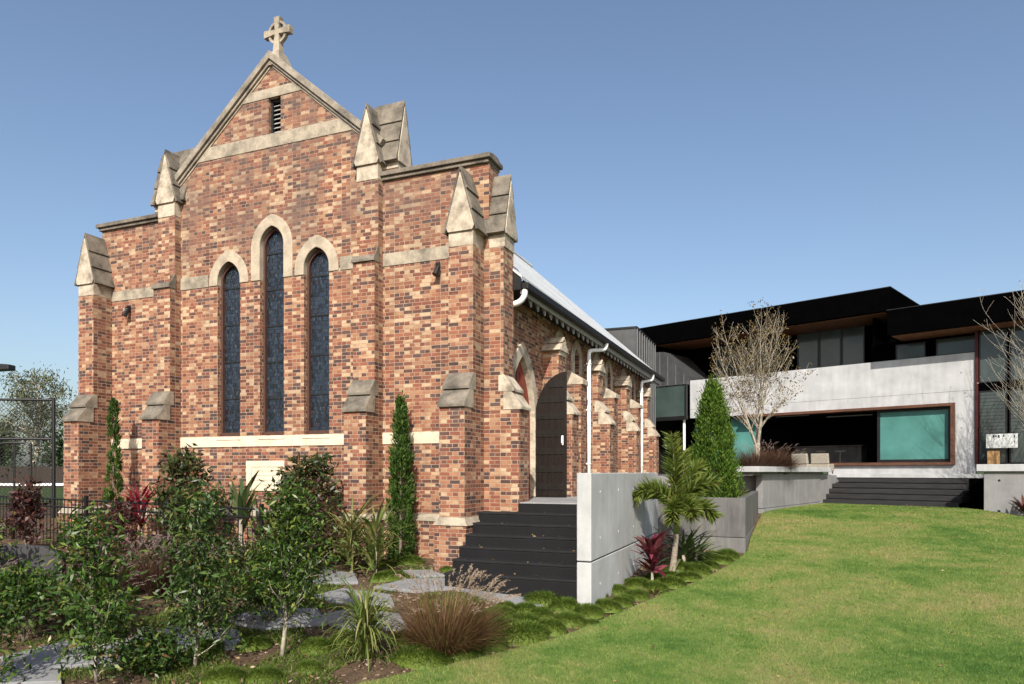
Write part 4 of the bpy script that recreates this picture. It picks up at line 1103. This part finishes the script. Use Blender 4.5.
for x, y, h_, s_, n_, l_ in [(-6.0, 8.6, .75, .6, 'lf_tree', 'low leafy shrub among the dark grasses on the left'), (-7.0, 8.4, .7, .5, 'lf_tree', 'leafy shrub below the charcoal wall near the left edge'), (-5.4, 11.2, .5, .6, 'lf_dark', 'dark low shrub just in front of the picket fence, left part'),
                          (-4.4, 11.3, .5, .55, 'lf_dark', 'dark low shrub just in front of the picket fence, right part'), (-3.6, 11.9, .6, .45, 'lf_maroon', 'low maroon shrub at the right end of the picket fence'), (-6.8, 11.6, .45, .6, 'lf_maroon', 'maroon low shrub in front of the picket fence, left of the cordyline')]:
    leafy_tree('low_shrub', x, y, h_, s_, 16, 1500, l_, 'shrub', M[n_], M['barkd'], int(abs(x * 100)), .02, .095, .036, .02, .1, .1)

for x, y, h_, s_, n_, l_ in [(-3.85, 7.5, .3, .3, 'lf_treeb', 'small green shrub hiding the foot of the middle young tree')]:
    leafy_tree('low_shrub', x, y, h_, s_, 16, 1500, l_, 'shrub', M[n_], M['barkd'], int(abs(x * 100)), .015, .085, .028, .02, .2, .1)

def conifer(name, x, y, h, r, n, mat, label, seed, zb=None, tipw=.25, k=1.0, ll=.10):
    rg = np.random.default_rng(seed); z = g(x, y) - .03 if zb is None else zb
    o = empty(name, (x, y, z), 0, label, 'conifer')
    m = MB(); m.tube([(0, 0, 0), (0, 0, h * .5), (0, 0, h * .93)], [r * .14, r * .09, .01], 7); m.build('trunk', M['barkd'], o)
    # upright sprays: clusters sit on an uneven cone surface
    K = 34; nc = n // K
    t = rg.random(nc) ** 1.15; a = rg.random(nc) * 2 * np.pi
    prof = np.clip(1 - t, 0, 1) ** k * np.clip(.62 + t * 4, 0, 1)
    lump = 1 + .15 * np.sin(a * 3 + t * 15) + .13 * np.sin(a * 4 - t * 27) + .12 * rg.normal(size=nc) + .28 * (rg.random(nc) > .94)
    rad = r * (prof * lump * (.55 + .5 * np.sqrt(rg.random(nc))) + .03)
    C = np.stack([np.cos(a) * rad, np.sin(a) * rad, t * h + .03], 1)
    CD = np.stack([np.cos(a) * .55, np.sin(a) * .55, np.full(nc, 1.3)], 1)
    P = np.repeat(C, K, 0) + rg.normal(size=(nc * K, 3)) * np.array([.038, .038, .075]) * (r / .5 + .25)
    D = np.repeat(CD, K, 0) + rg.normal(size=(nc * K, 3)) * .45
    V, F = leaf_arrays(P, D, ll * (.6 + .7 * rg.random(len(P))), ll * .3 * (.7 + .6 * rg.random(len(P))), rg, .15)
    raw('crown', V, F, mat, o); return o
conifer('pencil_pine', *cl(-1.62, -.45), 3.0, .22, 9000, M['lf_pine'], 'slim dark pencil pine against the right bay of the church front', 31, k=.55, ll=.09)
conifer('pencil_pine', *cl(-8.85, -.7), 3.0, .17, 5000, M['lf_pine'], 'slim pencil pine in the left corner bay of the church front', 32, k=.5, ll=.08)
conifer('cone_conifer', *cl(3.55, 4.6), 2.6, .51, 24000, M['lf_thuja'], 'bright green cone shaped conifer in the concrete planter', 33, zb=1.34, k=.62, ll=.085)

def rosette(name, x, y, nl, L, W, mat, label, cat, seed, up=1.0, droop=.5, stem=0, zb=None, seg=5, spread=1.0, parts='leaves', r=.03, lowest=.35):
    rg = np.random.default_rng(seed); z = g(x, y) - .02 if zb is None else zb
    o = empty(name, (x, y, z), 0, label, cat)
    a = rg.random(nl) * 2 * np.pi; el = (.15 + .95 * rg.random(nl)) * up
    D = np.stack([np.cos(a) * spread, np.sin(a) * spread, el * 1.6], 1)
    hz = stem * (lowest + (1 - lowest) * rg.random(nl)) if stem else np.zeros(nl)
    P = np.stack([np.cos(a) * r, np.sin(a) * r, hz], 1)
    V, F = ribbon_arrays(P, D, L * (.6 + .5 * rg.random(nl)), W * (.8 + .4 * rg.random(nl)), droop * (.5 + rg.random(nl)), rg, seg)
    raw(parts, V, F, mat, o)
    if stem:
        m = MB(); m.tube([(0, 0, -.02), (.01, 0, stem * .6), (0, 0, stem)], [r * .9, r * .7, r * .6], 6); m.build('stem', M['bark'], o)
    return o
rosette('strappy_plant', -1.67, 7.98, 210, .66, .022, M['lf_strap'], 'pale green strappy plant with arching leaves, nearest the lawn edge', 'strappy plant', 41, 1.9, 1.7, stem=.55, lowest=.02)
rosette('strappy_plant', -2.78, 12.15, 110, .8, .036, M['lf_yucca'], 'tall straw tinged strappy plant by the church, left of its pair', 'strappy plant', 42, 1.4, 1.05, stem=.95, lowest=.1)
rosette('strappy_plant', -2.33, 11.95, 120, .8, .036, M['lf_strap'], 'green strappy plant by the church, right of its pair beside the pine', 'strappy plant', 43, 1.4, 1.05, stem=.85, lowest=.1)
rosette('spear_lily', *cl(-4.95, -1.0), 26, .75, .09, M['lf_spear'], 'upright broad bladed spear lily below the foundation stone', 'spear lily', 44, 1.5, .25, stem=1.1, r=.05)
rosette('spear_lily', *cl(-5.35, -1.6), 22, .7, .085, M['lf_spear'], 'broad bladed spear lily left of the foundation stone', 'spear lily', 45, 1.4, .3, stem=.8, r=.05)
rosette('red_cordyline', *cl(-7.35, -1.25), 46, .62, .065, M['lf_red'], 'crimson cordyline in front of the left nave buttress', 'cordyline', 46, 1.3, .35, stem=1.1, r=.035)
rosette('red_cordyline', 2.40, 12.0, 60, .5, .085, M['lf_pink'], 'crimson cordyline beside the concrete stair wall', 'cordyline', 47, .9, .55, stem=.8, r=.03, lowest=.3)
rosette('red_cordyline', 14.45, 19.75, 40, .55, .065, M['lf_maroon'], 'dark purple cordyline at the right edge by the plinth wall', 'cordyline', 48, 1.0, .4, stem=.4, r=.03)
rosette('yucca', 3.25, 13.3, 60, .8, .05, M['lf_spear'], 'dark green yucca with spiky leaves right of the palm', 'yucca', 49, .75, .55, stem=.45, r=.05)
rosette('yucca', 3.6, 13.75, 50, .7, .045, M['lf_palm'], 'pale green spiky yucca against the planter front', 'yucca', 50, .8, .5, stem=.35, r=.05)
rosette('variegated_rosette', 2.35, 11.55, 40, .32, .035, M['lf_brom'], 'small cream variegated plant below the crimson cordyline', 'plant', 51, .8, .6)
rosette('variegated_rosette', 3.45, 12.9, 40, .34, .035, M['lf_brom'], 'small pale plant at the foot of the palm', 'plant', 52, .8, .6)
rosette('variegated_rosette', 2.75, 12.5, 36, .30, .04, M['lf_palm'], 'small green plant between the cordyline and the palm trunk', 'plant', 53, .8, .6)
rosette('planter_fern', *cl(4.0, 4.9), 40, .45, .04, M['lf_palm'], 'pale strappy fern at the right end of the planter', 'plant', 54, .9, .6, zb=1.37)
rosette('planter_fern', *cl(3.95, 6.2), 40, .45, .04, M['lf_palm'], 'pale strappy fern behind the conifer in the planter', 'plant', 55, .9, .6, zb=1.37)

# foxtail palm
pm = empty('foxtail_palm', (2.96, 12.95, .08), 0, 'small foxtail palm with arching fronds beside the stair wall', 'palm')
m = MB(); m.tube([(0, 0, -.05), (.01, 0, .08), (.04, 0, .35), (.07, 0, .62), (.08, 0, .8)], [.095, .072, .056, .048, .046], 10); m.build('trunk', M['palmtrunk'], pm, smooth=True)
m = MB(); m.tube([(.08, 0, .78), (.085, 0, .92), (.09, 0, 1.2), (.09, 0, 1.32)], [.057, .062, .042, .025], 10); m.build('crownshaft', M['palmshaft'], pm, smooth=True)
prg = np.random.default_rng(61)
def frond(az, el, L, droop, plume=True):
    d = Vector((math.cos(az) * math.cos(el), math.sin(az) * math.cos(el), math.sin(el)))
    p = Vector((.09, 0, 1.2)); pts_ = [p.copy()]; n = 14
    for i in range(n):
        d = (d - Vector((0, 0, 1)) * droop * (.4 + i / n) / n * 2.2).normalized(); p = p + d * L / n; pts_.append(p.copy())
    m = MB(); m.tube(pts_, [.014 * (1 - .8 * i / n) + .002 for i in range(n + 1)], 5)
    fr_ = m.build('frond', M['palmshaft'], pm)
    PP = []; DD = []; LL = []
    for k in range(380):
        t = .14 + .86 * k / 380; i = min(n - 1, int(t * n)); q = pts_[i].lerp(pts_[i + 1], t * n - i); ax_ = (pts_[i + 1] - pts_[i]).normalized()
        rv = Vector(prg.normal(size=3)); sd_ = (rv - ax_ * rv.dot(ax_)).normalized()
        PP.append(q); DD.append(sd_ * .9 + ax_ * .75 + Vector((0, 0, -.12))); LL.append(.30 * (1 - .55 * abs(t - .5)) * (.7 + .5 * prg.random()))
    V, F = leaf_arrays(np.array(PP), np.array(DD), np.array(LL), .028, prg, .2)
    raw('leaflets', V, F, M['lf_palm'], fr_)
for az, el, L, dr_ in [(R_(120), R_(85), 1.4, .03), (R_(188), R_(60), .98, 1.1), (R_(-5), R_(66), .92, .9), (R_(60), R_(78), 1.15, .35), (R_(250), R_(34), .7, 1.0), (R_(30), R_(70), 1.05, .6), (R_(-75), R_(40), .65, 1.0), (R_(140), R_(60), .85, .9), (R_(-30), R_(34), .75, .9)]:
    frond(az, el, L, dr_)

def grass_clump(x, y, n, L, mat, pl_mat, npl, label, seed, zb=None, spread=.9, group='tufted fountain grasses', base_r=.12, wind=(.0, 0)):
    rg = np.random.default_rng(seed); z = g(x, y) - .02 if zb is None else zb
    o = empty('fountain_grass', (x, y, z), 0, label, 'ornamental grass', group)
    a = rg.random(n) * 2 * np.pi; rr = base_r * np.sqrt(rg.random(n)); sp = spread * (.15 + rg.random(n))
    D = np.stack([np.cos(a) * sp + wind[0], np.sin(a) * sp + wind[1], np.ones(n)], 1)
    P = np.stack([np.cos(a) * rr, np.sin(a) * rr, np.zeros(n)], 1)
    V, F = ribbon_arrays(P, D, L * (.5 + .55 * rg.random(n)), .006 * np.ones(n), .75 * (.3 + rg.random(n)), rg, 5)
    raw('blades', V, F, mat, o)
    if npl:
        a = rg.random(npl) * 2 * np.pi; sp = spread * (.1 + .9 * rg.random(npl))
        D = unit(np.stack([np.cos(a) * sp + wind[0], np.sin(a) * sp + wind[1], np.ones(npl)], 1))
        Lp = L * (.85 + .3 * rg.random(npl)); parts = []
        base = np.stack([np.cos(a) * .05, np.sin(a) * .05, np.zeros(npl)], 1)
        tipb = base + D * Lp[:, None]
        for k in range(26):
            dh = np.array([1, 1, 0.]) * D
            pp = tipb + D * (.15 * k / 26) + dh * .05 * (k / 26) - np.array([0, 0, .06]) * (k / 26) ** 2
            d2 = D + dh * .4 - np.array([0, 0, .5]) * k / 26
            parts.append(leaf_arrays(pp, d2 + rg.normal(size=(npl, 3)) * .38, .032, .007, rg, 0))
        V, F = cat_arrays(parts); raw('plumes', V, F, pl_mat, o)
        V, F = ribbon_arrays(base, D, Lp, .004 * np.ones(npl), .05 * np.ones(npl), rg, 3); raw('stalks', V, F, mat, o)
    return o
grass_clump(-.77, 8.15, 2600, .86, M['lf_grass'], M['plume'], 150, 'large bronze fountain grass with feathery plumes at the lawn edge', 71, spread=.95, base_r=.22, wind=(.12, 0))
for x, y, s_, l_ in [(-6.0, 10.9, 72, 'dark fountain grass with mauve plumes in front of the left pickets'), (-7.2, 9.2, 73, 'dark fountain grass with mauve plumes beside the charcoal wall'),
                     (-5.35, 10.7, 74, 'dark fountain grass with mauve plumes between the leftmost and middle young trees'), (-3.7, 10.6, 75, 'dark fountain grass behind the rightmost young tree'), (-5.7, 9.3, 76, 'dark fountain grass low among the left shrubs, nearest the camera')]:
    grass_clump(x, y, 1300, .82, M['lf_dgrass'], M['plumed'], 70, l_, s_, wind=(.35, 0), base_r=.15)
for t_, s_, l_ in [((7.35, 21.2), 81, 'bronze grass tuft on the terrace left of the bare tree'), ((7.95, 21.75), 82, 'bronze grass tuft on the terrace at the foot of the bare tree'), ((8.3, 22.1), 84, 'bronze grass tuft on the terrace, second one right of the bare tree')]:
    grass_clump(*t_, 2600, .98, M['lf_dgrass'], M['plumed'], 26, l_, s_, zb=1.88, spread=1.1, base_r=.28)

# fine mounding grass along the bed
def mound_mesh(seed, n=3200):
    rg = np.random.default_rng(seed)
    u = rg.random(n); a = rg.random(n) * 2 * np.pi; rr = np.sqrt(u)
    P = np.stack([np.cos(a) * rr, np.sin(a) * rr, .62 * np.sqrt(np.clip(1 - rr ** 2, 0, 1))], 1)
    D = unit(P * np.array([1, 1, 1.3]) + rg.normal(size=(n, 3)) * .35 + np.array([0, 0, .25]))
    V1, F1 = ribbon_arrays(P * .82, D, .20 * (.6 + .7 * rg.random(n)), .016 * np.ones(n), .6 * np.ones(n), rg, 2)
    # core dome
    V2 = []; F2 = []; nr, na = 6, 14
    for i in range(nr + 1):
        for k in range(na):
            ph = math.pi / 2 * i / nr; r_ = .9 * math.cos(ph) + .001
            V2.append((r_ * math.cos(2 * math.pi * k / na), r_ * math.sin(2 * math.pi * k / na), .58 * math.sin(ph) - .08))
    for i in range(nr):
        for k in range(na): F2.append((i * na + k, i * na + (k + 1) % na, (i + 1) * na + (k + 1) % na, (i + 1) * na + k))
    return cat_arrays([(np.array(V2), np.array(F2)), (V1, F1)])
mm = [raw('grass_mound', *mound_mesh(90 + i), M['lf_mound']) for i in range(3)]
mpos = []
ed = catmull(edge[3:12], 10)
mr = random.Random(5)
acc = 0
for i in range(len(ed) - 1):
    p, q = ed[i], ed[i + 1]; L_ = (q - p).length; d_ = (q - p).normalized(); n_ = Vector((-d_.y, d_.x)); acc += L_
    if p.y > 14.4: break
    if acc > .46:
        acc = 0
        s_ = .22 + .05 * mr.random()
        mpos.append((p + n_ * (.24 + .06 * mr.random()), s_))
        if mr.random() < .55: mpos.append((p + n_ * (.05 + .8 * mr.random()) + d_ * .2, s_ * .6))
        if p.y > 8.4: mpos.append((p + n_ * (.56 + .14 * mr.random()), s_ * (.8 + .3 * mr.random())))
        if 8.6 < p.y < 10.9: mpos.append((p + n_ * (.95 + .2 * mr.random()), s_ * .9))
for x, y in [(-2.2, 7.6), (-2.6, 7.35), (-3.0, 7.3), (-1.3, 8.6), (-2.05, 8.55), (-2.3, 8.3), (-.1, 10.0), (-.3, 9.4), (.4, 9.9), (-1.0, 9.6), (-1.2, 10.4), (-2.3, 12.7), (-1.9, 12.9), (-1.1, 12.4), (-2.1, 11.75), (-3.1, 8.4), (-3.6, 8.25), (-.6, 11.9)]:
    mpos.append((Vector((x, y)), .19 + .08 * mr.random()))
for i, (p, s_) in enumerate(mpos):
    o = mm[i] if i < 3 else mm[i % 3].copy()
    if i >= 3: COL.objects.link(o)
    o.location = (p.x, p.y, g(p.x, p.y)); o.rotation_euler = (0, 0, mr.random() * 6.28); k_ = .74 + .48 * mr.random(); o.scale = (s_ * k_ * (1 + .45 * mr.random()), s_ * k_, s_ * k_ * (.85 + .4 * mr.random())); o.rotation_euler = (.2 * (mr.random() - .5), .2 * (mr.random() - .5), mr.random() * 6.28)
    tag(o, 'round clump of fine green mounding grass in the garden bed', 'grass clump', 'mounds of fine grass in the garden bed')
bedpoly = [(-1.6, 7.25), (-.7, 8.1), (.3, 9.0), (1.0, 10.0), (1.9, 11.2), (1.2, 10.9), (-.4, 11.7), (-1.0, 12.5), (-3.4, 12.9), (-4.4, 10.4), (-6.2, 8.2), (-6.4, 6.9), (-3.2, 6.9)]
gcv = scatter_blades('bed_grass', lambda x, y: inside(x, y, bedpoly) and mnoise.noise((x * 1.1, y * 1.1, 3)) > -.02, 26000, .07, .012, M['lf_mound'], 6.8, 13, -6.5, 2.3, .0, None, .8)
tag(gcv, kind='stuff')
# mulch chips
def chips():
    pts_ = []
    rr = np.random.default_rng(99)
    for x, y in rr.random((26000, 2)) * np.array([14, 9]) + np.array([-9.5, 6.2]):
        if inside(x, y) or abs(x) > .82 * y: continue
        if cwinv(x, y): continue
        pts_.append((x, y, g(x, y) + .012))
    P = np.array(pts_); n = len(P); D = rr.normal(size=(n, 3)) * np.array([1, 1, .35])
    V, F = leaf_arrays(P, D, .03 + .05 * rr.random(n), .012 + .02 * rr.random(n), rr, .05); o = raw('mulch', V, F, M['chips']); tag(o, kind='stuff')
def cwinv(x, y):
    dx, dy = x + .427, y - 13.0; ca, sa = math.cos(-CH), math.sin(-CH)
    lx, ly = dx * ca - dy * sa, dx * sa + dy * ca
    return (ly > -.1 and lx < .3) or (0 < lx < 2.52 and ly > -2.2)
chips()

# ------------------------------------------------------------------ trees
def bare_tree(x, y, zb, h, spread, label, seed, nl, r0=.10, lean=(0, 0), nst=6, mat_l=None):
    rg = np.random.default_rng(seed)
    o = empty('bare_tree', (x, y, zb), 0, label, 'tree', 'bare pale-barked trees by the house')
    m = MB(); tips = []
    hb = h * .2
    m.tube([(0, 0, -.05), (.01, 0, hb * .5), (0, 0, hb)], [r0, r0 * .8, r0 * .85], 8)
    def grow(p, d, L, r, depth):
        q = [p]; n = 5
        for i in range(n):
            d = (d + Vector((rg.normal() * .07, rg.normal() * .07, .05 + rg.normal() * .04))).normalized(); q.append(q[-1] + d * L / n)
        m.tube(q, [max(.0032, r * (1 - .62 * i / n)) for i in range(n + 1)], 6 if depth == 0 else 4, False)
        if depth >= 3:
            tips.extend((v, d) for v in q[2:]); return
        for b in range([6, 4, 2][depth]):
            i0 = 1 + int(rg.random() * (n - 1)); a = rg.random() * 6.28
            side = Vector((math.cos(a), math.sin(a), .35)); d2 = (d * .75 + side * (.62 + .2 * rg.random())).normalized()
            grow(q[i0], d2, L * (.42 + .18 * rg.random()), r * (1 - .62 * i0 / n) * .45, depth + 1)
        grow(q[-1], d, L * .4, r * .36, depth + 1)
    for s_ in range(nst):
        a = s_ * 2.4 + rg.random() * .6
        sp = spread * (.35 + .75 * rg.random()) if s_ else .05
        tilt = Vector((math.cos(a) * sp + lean[0], math.sin(a) * sp + lean[1], h * .72)).normalized()
        grow(Vector((math.cos(a) * r0 * .3, math.sin(a) * r0 * .3, hb * .92)), tilt, h * (.50 + .12 * rg.random()), r0 * .30, 0)
    m.build('trunk', M['bark'], o)
    tp = np.array([t[0] for t in tips]); idx = rg.integers(0, len(tp), nl)
    P = tp[idx] + rg.normal(size=(nl, 3)) * .05; D = rg.normal(size=(nl, 3)); D[:, 2] -= .3
    V, F = leaf_arrays(P, D, .075 * (.6 + .8 * rg.random(nl)), .04, rg); raw('leaves', V, F, mat_l or M['lf_bare'], o)
    return o
bare_tree(7.7, 22.0, 1.88, 5.1, 1.5, 'pale multi-stemmed tree with sparse yellow-brown leaves on the terrace', 101, 3600, .11, nst=6)
bare_tree(16.0, 20.3, g(16.0, 20.3), 6.6, 1.6, 'leafless pale tree reaching in at the right edge before the glazed corner', 107, 260, .1, nst=11)

def gum(x, y, h, label, seed):
    rg = np.random.default_rng(seed)
    o = empty('gum_tree', (x, y, .8), 0, label, 'tree', 'gum trees beyond the court')
    m = MB(); tips = branchy(m, (0, 0, 0), h * .86, h * .42, 18, .22, rg, (.5, 0), .35, 4, .8); m.build('trunk', M['bark'], o)
    tp = np.array([t[0] for t in tips]); nc = 170; C = tp[rg.integers(0, len(tp), nc)] + rg.normal(size=(nc, 3)) * .25
    P = np.repeat(C, 26, 0) + rg.normal(size=(nc * 26, 3)) * np.array([.36, .36, .26]); D = rg.normal(size=P.shape) * .6; D[:, 2] -= .7
    V, F = leaf_arrays(P, D, .26 * (.6 + .7 * rg.random(len(P))), .075, rg); raw('crown', V, F, M['lf_gum'], o)
gum(-32.2, 47, 8.2, 'tall open crowned gum tree beyond the court, left of the church', 111)
gum(-36.5, 49, 4.6, 'shorter gum tree beyond the court near the left edge', 112)
gum(-27.6, 50, 6.6, 'gum tree partly hidden behind the church corner', 113)
leafy_tree('dark_bush', -33.5, 44, 2.6, 2.4, 20, 2600, 'dark green bush beyond the court fence, below the gum trees', 'shrub', M['lf_hedge'], M['barkd'], 121, .06, .3, .12, .05, .2, .4, zb=.8)
leafy_tree('dark_bush', -28.5, 45, 2.8, 2.4, 20, 2600, 'dark green bush beyond the court, right beside the church', 'shrub', M['lf_hedge'], M['barkd'], 122, .06, .3, .12, .05, .2, .4, zb=.8)

lr = np.random.default_rng(404)
LP_ = []
for x, y in lr.random((5200, 2)) * np.array([18, 17]) + np.array([-4, 6.8]):
    if abs(x) > .78 * y: continue
    d_ = math.hypot(x - 3, y - 13)
    if inside(x, y):
        if lr.random() < .10 + .35 * math.exp(-((x - 15) ** 2 + (y - 19) ** 2) / 18): LP_.append((x, y, g(x, y) + .062))
    elif not cwinv(x, y) and lr.random() < .35: LP_.append((x, y, g(x, y) + .065))
for i in range(46):
    k_ = int(lr.integers(1, 7)); LP_.append((*cw(.2 + 2.0 * lr.random(), -.05 - TR * k_ + .05 + .02 + .28 * lr.random())[:2], 1.45 - RS * k_ + .006))
LP_ = np.array(LP_); D_ = lr.normal(size=LP_.shape) * np.array([1, 1, .18])
lt_ = raw('fallen_leaves', *leaf_arrays(LP_, D_, .05 * (.6 + .8 * lr.random(len(LP_))), .026, lr, .12), M['lf_fallen']); tag(lt_, kind='stuff')
